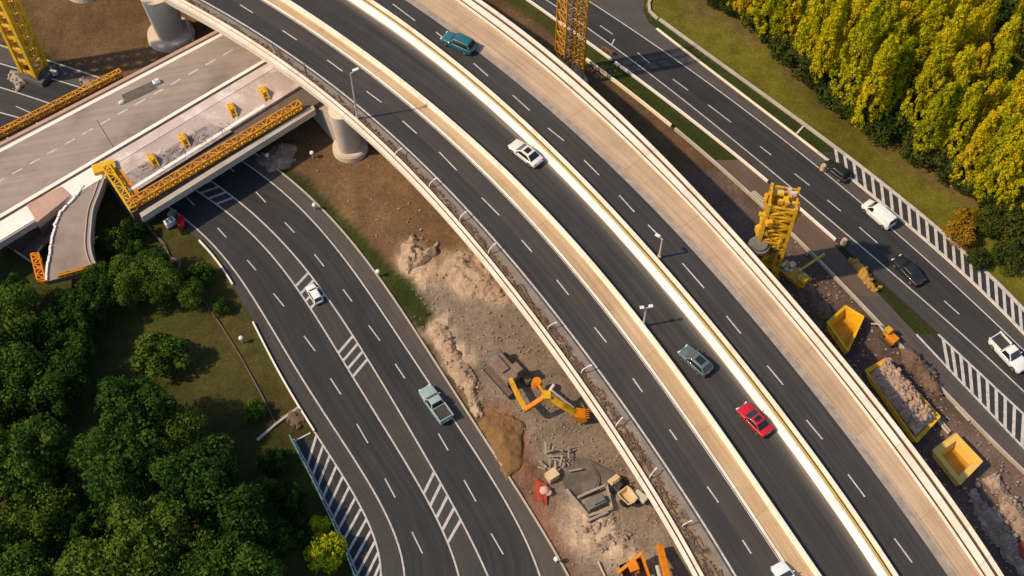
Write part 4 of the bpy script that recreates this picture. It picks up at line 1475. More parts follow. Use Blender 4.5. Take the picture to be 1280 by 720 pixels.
for s in (-1, 1):
    bm = bmesh.new()
    box(bm, (0, s * 1.7, 0.55), (5.6, 0.8, 1.0), None, 0.25)
    obj('track', bm, 'steel_dark', t_)

g = G(992, 346)
t_ = thing('pump_skid', 'yellow pump skid with pale pipes beside the foot of the drilling rig', 'pump', (g.x, g.y, 0), R(-45))
bm = bmesh.new()
box(bm, (0, 0, 0.5), (4.6, 2.2, 0.7), None, 0.06)
box(bm, (1.6, -0.3, 1.1), (1.1, 1.3, 0.9), None, 0.06)
obj('skid', bm, 'machine_yellow', t_)
bm = bmesh.new()
for k in range(10):
    p = Vector((random.uniform(-2, 1.4), random.uniform(-0.9, 0.9), 1.0))
    box(bm, p, (random.uniform(0.3, 0.8), random.uniform(0.3, 0.8), random.uniform(0.4, 0.9)), None, 0.06)
obj('valve_block', bm, 'pale_metal', t_)
bm = bmesh.new()
bar(bm, (0.2, 0.6, 1.0), (1.4, 4.4, 2.6), 0.18, 6)
obj('spout', bm, 'machine_yellow', t_)

# ------------------------------------------------------------------ excavator and other works machines
g = G(634, 472)
ex = thing('excavator', 'brown tracked excavator with a long jointed yellow arm by the sand heaps', 'excavator', (g.x, g.y, 0), 0)
ea = math.atan2(*(G(655, 492) - G(622, 455)).yx)
Rz = Matrix.Rotation(ea, 3, 'Z')
for s in (-1, 1):
    bm = bmesh.new()
    o = Rz @ Vector((0, s * 1.55, 0.55))
    box(bm, o, (5.9, 0.75, 1.05), Rz, 0.28)
    tr = obj('track', bm, 'steel_dark', ex)
    bm = bmesh.new()
    for k in range(18):
        box(bm, Rz @ Vector((-2.5 + k * 0.3, s * 1.55, 1.1)), (0.18, 0.8, 0.07), Rz)
    obj('track_shoe', bm, 'machine_brown', tr)
bm = bmesh.new()
box(bm, Rz @ Vector((-0.6, -0.1, 1.75)), (4.6, 2.3, 1.1), Rz, 0.16)
box(bm, Rz @ Vector((-1.2, -0.35, 2.4)), (2.8, 1.2, 0.5), Rz, 0.1)
obj('body', bm, 'machine_brown', ex)
bm = bmesh.new()
box(bm, Rz @ Vector((-2.9, 0, 1.8)), (0.7, 2.5, 1.1), Rz, 0.2)
obj('counterweight', bm, 'steel_grey', ex)
bm = bmesh.new()
box(bm, Rz @ Vector((1.0, 0.85, 2.6)), (1.5, 1.0, 1.5), Rz, 0.12)
cb = obj('cab', bm, 'machine_brown', ex)
bm = bmesh.new()
box(bm, Rz @ Vector((1.78, 0.85, 2.8)), (0.06, 0.8, 0.9), Rz)
obj('cab_window', bm, 'glass', cb)
loc = ex.location


def beam(bm, pts, w_, h_):
    for a, b_ in zip(pts[:-1], pts[1:]):
        d = (b_ - a)
        rot = d.to_track_quat('X', 'Z').to_matrix()
        box(bm, (a + b_) / 2 - loc, (d.length + 0.2, w_, h_), rot, 0.06)


p0, p1, p2, p3, p4 = G(648, 496, 2.2), G(657, 512, 3.2), G(683, 495, 4.0), G(703, 507, 3.2), G(722, 518, 1.6)
bm = bmesh.new()
beam(bm, [ex.location + Rz @ Vector((1.3, -0.5, 2.0)), p0, p1], 0.6, 0.6)
obj('boom_foot', bm, 'machine_yellow', ex)
bm = bmesh.new()
beam(bm, [p1, p2], 0.6, 0.65)
obj('boom', bm, 'machine_orange', ex)
bm = bmesh.new()
beam(bm, [p2, p3, p4], 0.6, 0.7)
box(bm, p2 - loc, (1.2, 1.2, 1.0), None, 0.1)
obj('stick', bm, 'machine_yellow', ex)
bm = bmesh.new()
bar(bm, p2 - loc + Vector((0.6, 0.6, 0.6)), p4 - loc + Vector((-0.5, 0.6, 0.7)), 0.14, 8)
bar(bm, p2 - loc, p2 - loc + Vector((1.0, 1.4, 0.5)), 0.22, 8)
obj('hydraulic_cylinder', bm, 'pale_metal', ex)
bm = bmesh.new()
q = p4 - loc
for s in (-0.7, 0.7):
    v = [bm.verts.new(q + Vector((a, s + b_ * 0, zc))) for a, b_, zc in ((-0.3, 0, 0.6), (1.0, 0, 0.3), (1.3, 0, -0.6), (0.6, 0, -1.2), (-0.4, 0, -0.6))]
    bm.faces.new(v)
vv = list(bm.verts)
for i in range(1, 4):
    bm.faces.new((vv[i], vv[i + 1], vv[6 + i], vv[5 + i]))
bm.faces.new((vv[0], vv[1], vv[6], vv[5]))
for k in range(5):
    bar(bm, q + Vector((1.0, -0.6 + k * 0.3, 0.2)), q + Vector((1.5, -0.6 + k * 0.3, 0.2)), 0.08)
obj('bucket', bm, 'machine_orange', ex)
q = G(671, 478, 2.5) - loc
bm = bmesh.new()
cyl(bm, q + Vector((0, 0, -0.5)), 0.75, 0.9, 16, 0.6)
bar(bm, q, p2 - loc, 0.2, 6)
obj('hose_reel', bm, 'machine_orange', ex)

# orange machines at the bottom edge
g = G(806, 745)
ex2 = thing('excavator', 'orange excavator boom rising at the bottom edge beside the viaduct', 'excavator', (g.x, g.y, 0))
loc = ex2.location
bm = bmesh.new()
beam(bm, [G(833, 752, 1.5), G(834, 722, 3.0), G(825, 684, 1.2)], 0.8, 0.8)
obj('boom', bm, 'machine_orange', ex2)
bm = bmesh.new()
beam(bm, [G(821, 708, 2.4), G(828, 735, 2.6)], 0.35, 0.35)
obj('hydraulic_cylinder', bm, 'pale_metal', ex2)
bm = bmesh.new()
box(bm, (1.0, -1.2, 1.6), (3.0, 3.6, 1.6), None, 0.2)
obj('body', bm, 'machine_orange', ex2)
for s in (-1, 1):
    bm = bmesh.new()
    box(bm, (1.0 + s * 1.4, -1.0, 0.5), (0.7, 4.6, 0.95), None, 0.25)
    obj('track', bm, 'steel_dark', ex2)
g = G(790, 716)
t_ = thing('grab_bucket', 'orange and dark clamshell grab at the bottom edge', 'grab bucket', (g.x, g.y, 0), R(20))
bm = bmesh.new()
for s in (-1, 1):
    v = [bm.verts.new((s * a, yv, zv)) for a, yv, zv in ((0.1, -0.9, 1.9), (1.5, -0.9, 1.6), (1.3, -0.9, 0.5), (0.1, -0.9, 0.05), (0.1, 0.9, 1.9), (1.5, 0.9, 1.6), (1.3, 0.9, 0.5), (0.1, 0.9, 0.05))]
    for q in ((0, 1, 2, 3), (7, 6, 5, 4), (1, 5, 6, 2), (2, 6, 7, 3)):
        bm.faces.new([v[i] for i in q])
obj('shell', bm, 'steel_rust', t_)
bm = bmesh.new()
bar(bm, (-2.0, 0, 1.7), (1.6, 1.2, 2.2), 0.28)
bar(bm, (1.5, 1.2, 2.2), (1.5, -1.6, 1.2), 0.22)
box(bm, (0, 0, 2.1), (1.2, 1.2, 0.5), None, 0.08)
obj('yoke', bm, 'machine_orange', t_)

# grey piling base: round table, wedge ramp and engine block
g = G(727, 600)
t_ = thing('piling_base', 'grey round turntable with a wedge ramp and engine frame on the works yard', 'piling machine', (g.x, g.y, 0))
loc = t_.location
bm = bmesh.new()
cyl(bm, (0, 0, -0.1), 2.4, 0.45, 36, 2.3)
cyl(bm, (0, 0, 0.353), 2.05, 0.08, 36)
obj('turntable', bm, 'yard_dark', t_)
bm = bmesh.new()
pp = [G(718, 574) - loc, G(733, 574) - loc, G(785, 600) - loc, G(772, 612) - loc, G(738, 600) - loc]
vt = [bm.verts.new((p.x, p.y, 0.3 - 0.04 * i)) for i, p in enumerate(pp)]
vb = [bm.verts.new((p.x, p.y, -0.1)) for p in pp]
bm.faces.new(vt)
for i in range(5):
    bm.faces.new((vt[i], vt[(i + 1) % 5], vb[(i + 1) % 5], vb[i]))
obj('ramp', bm, 'yard_dark', t_)
bm = bmesh.new()
q = G(744, 632) - loc
rr = Matrix.Rotation(R(28), 3, 'Z')
box(bm, q + Vector((0, 0, 0.8)), (2.6, 1.3, 1.2), rr, 0.08)
box(bm, q + Vector((0.3, 0.1, 1.5)), (1.6, 0.8, 0.4), rr, 0.05)
obj('engine', bm, 'steel_grey', t_)
bm = bmesh.new()
for a, b_ in (((708, 612), (735, 645)), ((722, 622), (758, 606)), ((735, 645), (765, 636)), ((758, 606), (765, 636)), ((733, 652), (760, 640))):
    bar(bm, G(*a, 0.7) - loc, G(*b_, 0.7) - loc, 0.22)
obj('frame', bm, 'gutter', t_)

g = G(778, 619)
t_ = thing('site_dumper', 'small tan site dumper with dark engine beside the viaduct edge', 'dumper', (g.x, g.y, 0), R(-52))
bm = bmesh.new()
o_, i_ = [(-0.2, -0.85), (0.4, -0.95), (1.9, -0.8), (2.1, 0), (1.9, 0.8), (0.4, 0.95), (-0.2, 0.85)], []
A_ = [bm.verts.new((0.9 + (a - 0.9) * 0.7, b_ * 0.7, 0.6)) for a, b_ in o_]
B_ = [bm.verts.new((a, b_, 1.5)) for a, b_ in o_]
C_ = [bm.verts.new((0.9 + (a - 0.9) * 0.86, b_ * 0.86, 1.5)) for a, b_ in o_]
D_ = [bm.verts.new((0.9 + (a - 0.9) * 0.6, b_ * 0.6, 0.95)) for a, b_ in o_]
for P0, P1 in ((A_, B_), (B_, C_), (C_, D_)):
    for i in range(7):
        bm.faces.new((P0[i], P0[(i + 1) % 7], P1[(i + 1) % 7], P1[i]))
bm.faces.new(D_)
bm.faces.new(A_[::-1])
obj('hopper', bm, 'tan_paint', t_)
bm = bmesh.new()
box(bm, (-1.2, 0, 0.9), (1.9, 1.2, 0.6), None, 0.1)
box(bm, (-0.7, 0.1, 1.4), (0.5, 0.7, 0.7), None, 0.08)
for s in (-1, 1):
    bar(bm, (-1.3, s * 0.55, 1.1), (-1.3, s * 0.55, 2.3), 0.06)
bar(bm, (-1.3, -0.55, 2.3), (-1.3, 0.55, 2.3), 0.06)
obj('engine_deck', bm, 'steel_dark', t_)
bm = bmesh.new()
box(bm, (-1.9, 0.2, 1.0), (0.9, 1.6, 0.5), None, 0.1)
obj('cowl', bm, 'tan_paint', t_)
for sx in (-1.3, 1.0):
    for s in (-1, 1):
        bm = bmesh.new()
        bar(bm, (sx, s * 0.7, 0.5), (sx, s * 1.0, 0.5), 0.5, 16)
        obj('wheel', bm, 'tyre', t_)
g = G(800, 624)
t_ = thing('lighting_trailer', 'pale grey equipment trailer tucked against the viaduct edge', 'trailer', (g.x, g.y, 0), R(-40))
bm = bmesh.new()
box(bm, (0, 0, 0.8), (1.8, 1.0, 0.7), None, 0.1)
obj('body', bm, 'pale_metal', t_)
bm = bmesh.new()
bar(bm, (0.8, 0, 0.5), (2.0, 0, 0.4), 0.07)
obj('drawbar', bm, 'steel_dark', t_)
for s in (-1, 1):
    bm = bmesh.new()
    bar(bm, (0, s * 0.5, 0.35), (0, s * 0.68, 0.35), 0.35, 14)
    obj('wheel', bm, 'tyre', t_)

# loose things on the yard
bm = bmesh.new()
g = G(690, 597)
rr = Matrix.Rotation(R(35), 3, 'Z')
for k in range(5):
    box(bm, (0, 0, 0.12 + k * 0.24), (1.5, 1.2, 0.2), rr, 0.02)
box(bm, (0, 0, 0.6), (1.3, 1.0, 1.1), rr)
o = tag(obj('crate', bm, 'tan_paint'), 'pale slatted crate left of the grey turntable', 'crate')
o.location = (g.x, g.y, 0)
bm = bmesh.new()
g = G(681, 615)
blob(bm, (0, 0, 0.5), (0.7, 0.6, 0.6), 2, 0.08)
blob(bm, (0.5, -0.2, 0.35), (0.5, 0.5, 0.4), 2, 0.1)
o = tag(obj('bulk_bag', bm, 'pinkish', smooth=True), 'pale pink bulk bag on the red soil by the turntable', 'bag')
o.location = (g.x, g.y, 0)
bm = bmesh.new()
v = []
for i in range(7):
    for j in range(5):
        p = G(668 + i * 2.6, 598 + j * 6.5 + i * 1.5)
        v.append(bm.verts.new((p.x, p.y, 0.25 + random.uniform(-0.05, 0.12))))
for i in range(6):
    for j in range(4):
        bm.faces.new((v[i * 5 + j], v[i * 5 + j + 1], v[i * 5 + j + 6], v[i * 5 + j + 5]))
tag(obj('tarpaulin', up(bm), 'red_sheet', recalc=False), 'crumpled red tarpaulin beside the pale pink bag', 'tarpaulin')
bm = bmesh.new()
for k in range(26):
    p = G(random.uniform(678, 712), random.uniform(563, 592), random.uniform(0.1, 0.9))
    a = random.uniform(0, PI)
    bar(bm, p, p + Vector((math.cos(a) * random.uniform(0.5, 1.8), math.sin(a) * random.uniform(0.5, 1.8), random.uniform(-0.1, 0.4))), random.uniform(0.06, 0.15), 5)
tag(obj('scrap_heap', bm, 'gutter'), 'tangle of pale scrap steel above the slatted crate', 'scrap', kind='stuff')
bm = bmesh.new()
g = G(754, 718)
bar(bm, (-0.6, 1.6, 0.15), (0.7, -1.6, 0.15), 0.12)
o = tag(obj('steel_beam', bm, 'pale_metal'), 'short pale steel beam lying left of the orange grab', 'beam')
o.location = (g.x, g.y, 0)

# compressor and generator below the bridge
g = G(228, 282)
t_ = thing('compressor', 'small red road compressor on the shoulder below the cross bridge', 'compressor', (g.x, g.y, 0.03), R(100))
bm = bmesh.new()
box(bm, (0, 0, 0.95), (1.9, 1.0, 0.9), None, 0.25)
obj('canopy', bm, 'car_red', t_, True)
bm = bmesh.new()
box(bm, (0, 0, 0.45), (1.7, 0.8, 0.15))
bar(bm, (0.8, 0, 0.45), (1.8, 0, 0.35), 0.05)
obj('chassis', bm, 'steel_dark', t_)
for s in (-1, 1):
    bm = bmesh.new()
    bar(bm, (-0.1, s * 0.45, 0.3), (-0.1, s * 0.62, 0.3), 0.3, 14)
    obj('wheel', bm, 'tyre', t_)
g = G(214, 281)
t_ = thing('generator', 'white boxed generator standing beside the red compressor', 'generator', (g.x, g.y, 0.0), R(40))
bm = bmesh.new()
box(bm, (0, 0, 0.65), (1.6, 1.0, 1.0), None, 0.1)
obj('housing', bm, 'white_paint', t_)
bm = bmesh.new()
for k in range(5):
    box(bm, (-0.4 + k * 0.2, 0, 1.16), (0.08, 0.7, 0.02))
box(bm, (0, 0, 0.08), (1.7, 1.1, 0.15))
obj('grille', bm, 'steel_dark', t_)
g = G(216, 270)
t_ = thing('tool_chest', 'grey tool chest between the compressor and the bridge edge', 'chest', (g.x, g.y, 0.03), R(60))
bm = bmesh.new()
box(bm, (0, 0, 0.4), (1.3, 0.8, 0.75), None, 0.05)
obj('body', bm, 'steel_grey', t_)
bm = bmesh.new()
box(bm, (0, 0, 0.82), (1.36, 0.86, 0.08), None, 0.03)
obj('lid', bm, 'gutter', t_)

# ------------------------------------------------------------------ skips and spoil on the right


def skip(name, label, corners, h, wall, m, mi, cat='skip', fill=None):
    P_ = [G(*p) for p in corners]
    c = sum(P_, Vector()) / 4
    t_ = thing(name, label, cat, (c.x, c.y, 0))
    Q = [p - c for p in P_]
    inn = [q * (1 - wall) for q in Q]
    bm_ = bmesh.new()
    def lv(L_, z_, k=1.0):
        return [bm_.verts.new((q.x * k, q.y * k, z_)) for q in L_]
    ob, ot = lv(Q, 0.05, 0.86), lv(Q, h)
    it, ib = lv(inn, h), lv(inn, 0.35, 0.84)
    for i in range(4):
        j = (i + 1) % 4
        bm_.faces.new((ob[i], ob[j], ot[j], ot[i]))
        bm_.faces.new((ot[i], ot[j], it[j], it[i]))
        bm_.faces.new((it[i], it[j], ib[j], ib[i]))
    bm_.faces.new(ib)
    bm_.faces.new(ob[::-1])
    obj('body', bm_, m, t_)
    bm_ = bmesh.new()
    for i in range(4):
        a, b_ = Q[i], Q[(i + 1) % 4]
        bar(bm_, (*a.xy, h), (*b_.xy, h), 0.09)
        for k in range(1, 6):
            p = a.lerp(b_, k / 6) * 1.0
            bar(bm_, (p.x * 0.87, p.y * 0.87, 0.1), (p.x, p.y, h - 0.05), 0.07)
    obj('rib', bm_, m, t_)
    bm_ = bmesh.new()
    bm_.faces.new([bm_.verts.new((q.x * 0.835, q.y * 0.835, 0.36)) for q in inn])
    obj('floor_plate', up(bm_), mi, t_, recalc=False)
    return t_, c, inn


skip('skip', 'bright yellow tipping skip nearest the drilling rig', [(1030, 412), (1053, 391), (1076, 405), (1056, 449)], 1.9, 0.14, 'skip_yellow', 'skip_amber')
_, cS, inn = skip('skip', 'long yellow skip heaped with broken concrete rubble', [(1078, 470), (1104, 455), (1171, 528), (1142, 560)], 1.6, 0.08, 'skip_yellow', 'rubble')
# rubble heap lying in that skip
bm = bmesh.new()
ax = ((inn[2] + inn[3]) - (inn[0] + inn[1])) / 2
ay = ((inn[1] + inn[2]) - (inn[0] + inn[3])) / 2
nu, nv = 44, 18
grid = []
for i in range(nu + 1):
    row = []
    for j in range(nv + 1):
        u, v_ = i / nu - 0.5, j / nv - 0.5
        p = ax * u * 0.98 + ay * v_ * 0.98
        z_ = 1.6 + 1.2 * (1 - (2 * v_) ** 4) * (1 - abs(2 * u) ** 6) + float(fbm(p.x, p.y, 0.7, 3)) * 0.28
        for gap in (0.12, 0.30):
            z_ -= 0.7 * math.exp(-((u - gap + v_ * 0.02) / 0.018) ** 2)
        row.append(bm.verts.new((p.x, p.y, max(1.0, z_))))
    grid.append(row)
for i in range(nu):
    for j in range(nv):
        bm.faces.new((grid[i][j], grid[i + 1][j], grid[i + 1][j + 1], grid[i][j + 1]))
for k in range(170):
    u, v_ = random.uniform(-0.46, 0.46), random.uniform(-0.42, 0.42)
    p = ax * u + ay * v_
    blob(bm, (p.x, p.y, 1.7 + 1.1 * (1 - (2 * v_) ** 4)), random.uniform(0.12, 0.4), 1, 0.35)
o = tag(obj('rubble_load', bm, 'rubble_pink'), 'broken pinkish concrete rubble heaped in the long yellow skip', 'rubble')
o.location = cS
skip('skip', 'worn empty yellow skip with an open hollow below the rubble skip', [(1161, 570), (1190, 549), (1223, 584), (1195, 613)], 1.7, 0.30, 'skip_worn', 'skip_amber')

g = G(1109, 424)
t_ = thing('mini_digger', 'small yellow and orange digger parked by the retaining kerb', 'digger', (g.x, g.y, 0), R(-52))
bm = bmesh.new()
box(bm, (0.6, 0, 1.0), (1.5, 1.2, 0.8), None, 0.15)
obj('body', bm, 'machine_orange', t_)
bm = bmesh.new()
box(bm, (-0.4, 0.1, 1.4), (0.9, 0.9, 1.3), None, 0.1)
obj('cab', bm, 'machine_yellow', t_)
bm = bmesh.new()
bar(bm, (-0.8, -0.2, 1.2), (-2.0, -0.2, 1.6), 0.14)
bar(bm, (-2.0, -0.2, 1.6), (-2.9, -0.2, 0.5), 0.12)
obj('boom', bm, 'pale_metal', t_)
for s in (-1, 1):
    bm = bmesh.new()
    box(bm, (0.2, s * 0.6, 0.3), (2.2, 0.4, 0.6), None, 0.15)
    obj('track', bm, 'steel_dark', t_)


def heap(name, label, px, mtl, h, cat='heap', kind=None, rough_=0.35, blobs=0, seed=0):
    P_ = poly(px)
    c = P_.mean(0)
    x0_, y0_ = P_.min(0)
    x1_, y1_ = P_.max(0)
    st = max(0.22, (x1_ - x0_ + y1_ - y0_) / 90)
    ax_, ay_ = np.arange(x0_ - 1, x1_ + 1, st), np.arange(y0_ - 1, y1_ + 1, st)
    X_, Y_ = np.meshgrid(ax_, ay_)
    d = sdist(P_, X_, Y_) + fbm(X_ + seed, Y_, 0.4, 3) * 0.5
    mx = max(0.5, d.max())
    t = np.clip(d / mx, 0, 1)
    Z_ = h * t ** 0.6 * (1 + rough_ * fbm(X_ + seed, Y_, 0.55, 3)) + (d > 0) * fbm(X_, Y_ + seed, 1.8, 2) * 0.12 * min(1, h)
    Z_ = np.where(d > 0, np.maximum(Z_, 0.02), -0.3)
    bm_ = bmesh.new()
    V = [[bm_.verts.new((X_[i, j] - c[0], Y_[i, j] - c[1], Z_[i, j])) for j in range(len(ax_))] for i in range(len(ay_))]
    for i in range(len(ay_) - 1):
        for j in range(len(ax_) - 1):
            if max(d[i, j], d[i + 1, j], d[i, j + 1], d[i + 1, j + 1]) > 0:
                bm_.faces.new((V[i][j], V[i][j + 1], V[i + 1][j + 1], V[i + 1][j]))
    for k in range(blobs):
        i, j = random.randrange(len(ay_)), random.randrange(len(ax_))
        if d[i, j] > -0.3:
            s = random.uniform(0.1, 0.38)
            blob(bm_, (X_[i, j] - c[0], Y_[i, j] - c[1], max(0, Z_[i, j]) + s * 0.3), (s, s * random.uniform(0.6, 1), s * 0.8), 1, 0.3)
    loose = [v for v in bm_.verts if not v.link_faces]
    bmesh.ops.delete(bm_, geom=loose, context='VERTS')
    o_ = tag(obj(name, bm_, mtl, smooth=False), label, cat, kind=kind)
    o_.location = (c[0], c[1], 0)
    return o_


heap('spoil_heap', 'long dark spoil heap with a pale tip against the retaining kerb', [(1128, 437), (1140, 440), (1168, 470), (1172, 492), (1158, 490), (1136, 462)], 'rubble_dark', 1.6, blobs=60)
heap('spoil_heap', 'pale stony spoil ridge at the lower right corner', [(1232, 600), (1246, 598), (1300, 660), (1310, 700), (1290, 690), (1250, 640)], 'rubble', 1.2, blobs=160, seed=3)
heap('spoil_heap', 'brown spoil ridge left of the pale stony ridge at lower right', [(1205, 615), (1222, 612), (1262, 660), (1290, 715), (1275, 718), (1240, 672)], 'rubble', 0.9, blobs=240, seed=5)
heap('red_earth_heap', 'small red earth heap at the lower right edge', [(1268, 680), (1285, 682), (1300, 720), (1282, 716)], 'red_sheet', 0.7, seed=8)
heap('spoil_heap', 'low dark stony heap at the foot of the pump skid', [(990, 352), (1012, 350), (1040, 385), (1048, 398), (1030, 400), (1005, 382)], 'rubble_dark', 0.9, blobs=110, seed=2)
heap('sand_heap', 'golden sand bank on the verge right of the brown path', [(1060, 326), (1072, 324), (1090, 343), (1099, 364), (1090, 370), (1076, 352)], 'sand_gold', 1.1, blobs=45, seed=4, rough_=0.6)
heap('sand_heap', 'pale sandy ridge beside the dark verge in the middle of the site', [(500, 305), (515, 295), (530, 312), (548, 305), (548, 318), (528, 333), (510, 345), (500, 335)], 'sand_pale', 1.5, blobs=30, seed=6, rough_=0.7)
heap('sand_heap', 'broad pale earth mound partly under the viaduct edge', [(552, 345), (560, 325), (580, 312), (610, 318), (640, 350), (640, 380), (610, 378), (575, 372)], 'sand_pale', 1.1, blobs=50, seed=7)
heap('sand_heap', 'sandy rubble bank along the left road kerb', [(532, 398), (550, 398), (575, 430), (596, 480), (604, 520), (594, 518), (570, 474), (545, 432)], 'sand_pale', 0.8, blobs=110, seed=9, rough_=0.6)
heap('sand_heap', 'flat brown sand bed between the road kerb and the excavator', [(600, 528), (632, 510), (652, 528), (655, 580), (634, 600), (612, 565)], 'sand_brown', 0.7, seed=10, rough_=0.2)
heap('rubble_heap', 'spread of pale broken rubble below the grey turntable', [(728, 660), (760, 640), (786, 668), (790, 690), (752, 690)], 'rubble', 0.45, blobs=220, seed=12)
heap('rubble_heap', 'pale rubble beside the crane base at top left', [(14, 88), (34, 88), (38, 106), (24, 112), (14, 102)], 'gutter', 0.7, blobs=40, seed=13)
heap('rubble_heap', 'small pale litter heap on the brown soil above the bridge formwork', [(98, 98), (118, 100), (125, 108), (108, 110)], 'rubble', 0.4, blobs=25, seed=14)
heap('rock_slope', 'grey rocky end slope beside the right end of the cross bridge', [(318, 200), (350, 178), (372, 185), (362, 206), (340, 214)], 'rubble', 0.8, blobs=40, seed=15)
heap('rubble_heap', 'small rubble pile by the white barrier near the green noise fence', [(352, 520), (380, 508), (386, 525), (366, 540)], 'rubble_dark', 0.4, blobs=35, seed=16)

# pallet pipes and beams in the trench
for (a, b_), nm, lb in ((((1157, 508), (1186, 542)), 'steel_pipe', 'pale steel pipe lying beside the rubble skip'), (((1195, 508), (1212, 526)), 'steel_pipe', 'short pale pipe against the retaining kerb'),
                        (((940, 240), (972, 268)), 'timber_beam', 'grey timber beam lying left of the drilling rig')):
    p, q = G(*a, 0.2), G(*b_, 0.2)
    bm = bmesh.new()
    bar(bm, p - p, q - p, 0.2, 10)
    bar(bm, Vector((0.35, 0.2, 0)), q - p + Vector((0.3, 0.3, 0)), 0.12, 10)
    o = tag(obj(nm, bm, 'concrete'), lb, 'pipe' if 'pipe' in nm else 'beam')
    o.location = p
# loose stones over the works
bm = bmesh.new()
SP, TP = poly(site_poly), None
cnt = 0
while cnt < 900:
    xx, yy = random.uniform(-30, 30), random.uniform(-45, 32)
    if float(sdist(SP, np.array([xx]), np.array([yy]))[0]) > 0.6 and (float(L_kb.X(yy)) + (3.4 if yy > -4 else 0.6) < xx) and float(fbm(np.array([xx]), np.array([yy]), 0.12)[0]) > random.uniform(-0.9, 0.9) and (yy < 2 or random.random() < 0.12):
        s = random.uniform(0.05, 0.2) ** 1.0
        blob(bm, (xx, yy, 0.0), (s, s * random.uniform(0.6, 1), s * 0.8), 1, 0.3)
        cnt += 1
for k in range(1000):
    yy = random.uniform(-45, G(960, 300).y)
    xx = random.uniform(float(E_x.X(yy)) - 1, float(R_pk.X(yy)) - 0.4)
    s = random.uniform(0.05, 0.22)
    blob(bm, (xx, yy, 0.0), (s, s * random.uniform(0.6, 1), s * 0.8), 1, 0.3)
tag(obj('loose_stones', bm, 'stone'), 'scattered stones and clods over the bare site soil', 'stones', kind='stuff')
# debris along the viaduct works strip
bm = bmesh.new()
for k in range(900):
    yy = random.uniform(-48, 58)
    xa, xb = float(A_in.X(yy)) + 0.15, float(B_ln.X(yy)) - 1.1
    if xb - xa < 0.4:
        continue
    t = min(1, max(0, random.gauss(0.4, 0.22)))
    p = Vector((xa + (xb - xa) * t, yy, ZD + 0.08))
    if random.random() < 0.35:
        sl = float(A_in.base(yy)[1])
        d = Vector((sl, 1, 0)).normalized()
        d = Matrix.Rotation(random.gauss(0, 0.25), 3, 'Z') @ d
        bar(bm, p, p + d * random.uniform(0.4, 2.2), random.uniform(0.04, 0.1), 5)
    else:
        s = random.uniform(0.06, 0.24)
        blob(bm, p, (s, s * 0.8, s * 0.7), 1, 0.35)
tag(obj('works_debris', bm, 'rubble_dark'), 'rubble and offcut bars along the left works strip of the viaduct', 'debris', kind='stuff')

# ------------------------------------------------------------------ lamps, posts, drums


def lamp(label, base, h, arm, z, name='street_lamp', mt='lamp_grey', double=False, hd=0.9):
    g_ = G(*base, z)
    t_ = thing(name, label, 'street lamp', g_)
    bm_ = bmesh.new()
    bar(bm_, (0, 0, 0), (0, 0, h), 0.16, 10, 0.10)
    bar(bm_, (0, 0, 0), (0, 0, 0.5), 0.26, 10)
    obj('pole', bm_, mt, t_)
    for s in ((1, -1) if double else (1,)):
        a = Vector(arm) * s
        bm_ = bmesh.new()
        bar(bm_, (0, 0, h - 0.1), (a.x, a.y, h + 0.25), 0.08, 8)
        ao = obj('arm', bm_, mt, t_)
        bm_ = bmesh.new()
        d = a.normalized()
        box(bm_, (a.x, a.y, h + 0.28), (hd, 0.42, 0.18), Matrix.Rotation(math.atan2(d.y, d.x), 3, 'Z'), 0.06)
        obj('lamp_head', bm_, 'white_paint', ao)
    return t_


lamp('tall grey street lamp at the left edge of the viaduct', (447, 149), 9.5, (0.7, 0.4), ZD, hd=0.9)
lamp('short double armed street lamp on the central ochre verge of the viaduct', (804, 408), 4.4, (0.55, 0.1), ZD, double=True, hd=0.55)
lamp('short yellowish lamp standing by the white median barrier', (824, 322), 4.2, (-0.6, 0.4), ZD, mt='tan_paint', hd=0.7)
lamp('thin lamp post in front of the viaduct pier above the cross bridge', (242, 52), 12, (-0.4, 0.9), 0, mt='lamp_grey')

first = None
lab = ['white bracket lamp on the works strip, first from the top', 'white bracket lamp on the works strip, second from the top', 'white bracket lamp on the works strip, third from the top',
       'white bracket lamp on the works strip beside the pale earth mound', 'white bracket lamp on the works strip above the excavator bucket', 'white bracket lamp on the works strip level with the excavator bucket',
       'white bracket lamp on the works strip just below the excavator', 'curved white bracket lamp on the works strip beside the tan dumper', 'lowest white bracket lamp on the works strip']
for lb, (a, b_) in zip(lab, ((494, 197), (537, 235), (575, 277), (611, 318), (685, 412), (727, 467), (770, 534), (812, 598), (853, 659))):
    p = G(a, b_, ZD)
    rz = math.atan2(0.62, 0.85)
    if first is None:
        first = thing('bracket_lamp', lb, 'lamp', p, rz, 'bracket lamps along the works strip')
        first.scale = (0.6,) * 3
        bm = bmesh.new()
        tube(bm, [Vector((0, 0, 0)), Vector((0, 0, 1.0)), Vector((0.25, 0, 1.5)), Vector((0.7, 0, 1.75)), Vector((1.5, 0.1, 1.8))], 0.11, 8)
        obj('arm', bm, 'white_paint', first)
        bm = bmesh.new()
        box(bm, (1.75, 0.12, 1.78), (0.7, 0.3, 0.16), None, 0.05)
        obj('lamp_head', bm, 'white_paint', first)
        bm = bmesh.new()
        box(bm, (0, 0, 0.15), (0.5, 0.5, 0.3), None, 0.04)
        obj('base_plate', bm, 'concrete_dark', first)
    else:
        dup(first, p, rz + random.uniform(-0.35, 0.35), lb, None, (random.uniform(0.52, 0.66),) * 3)

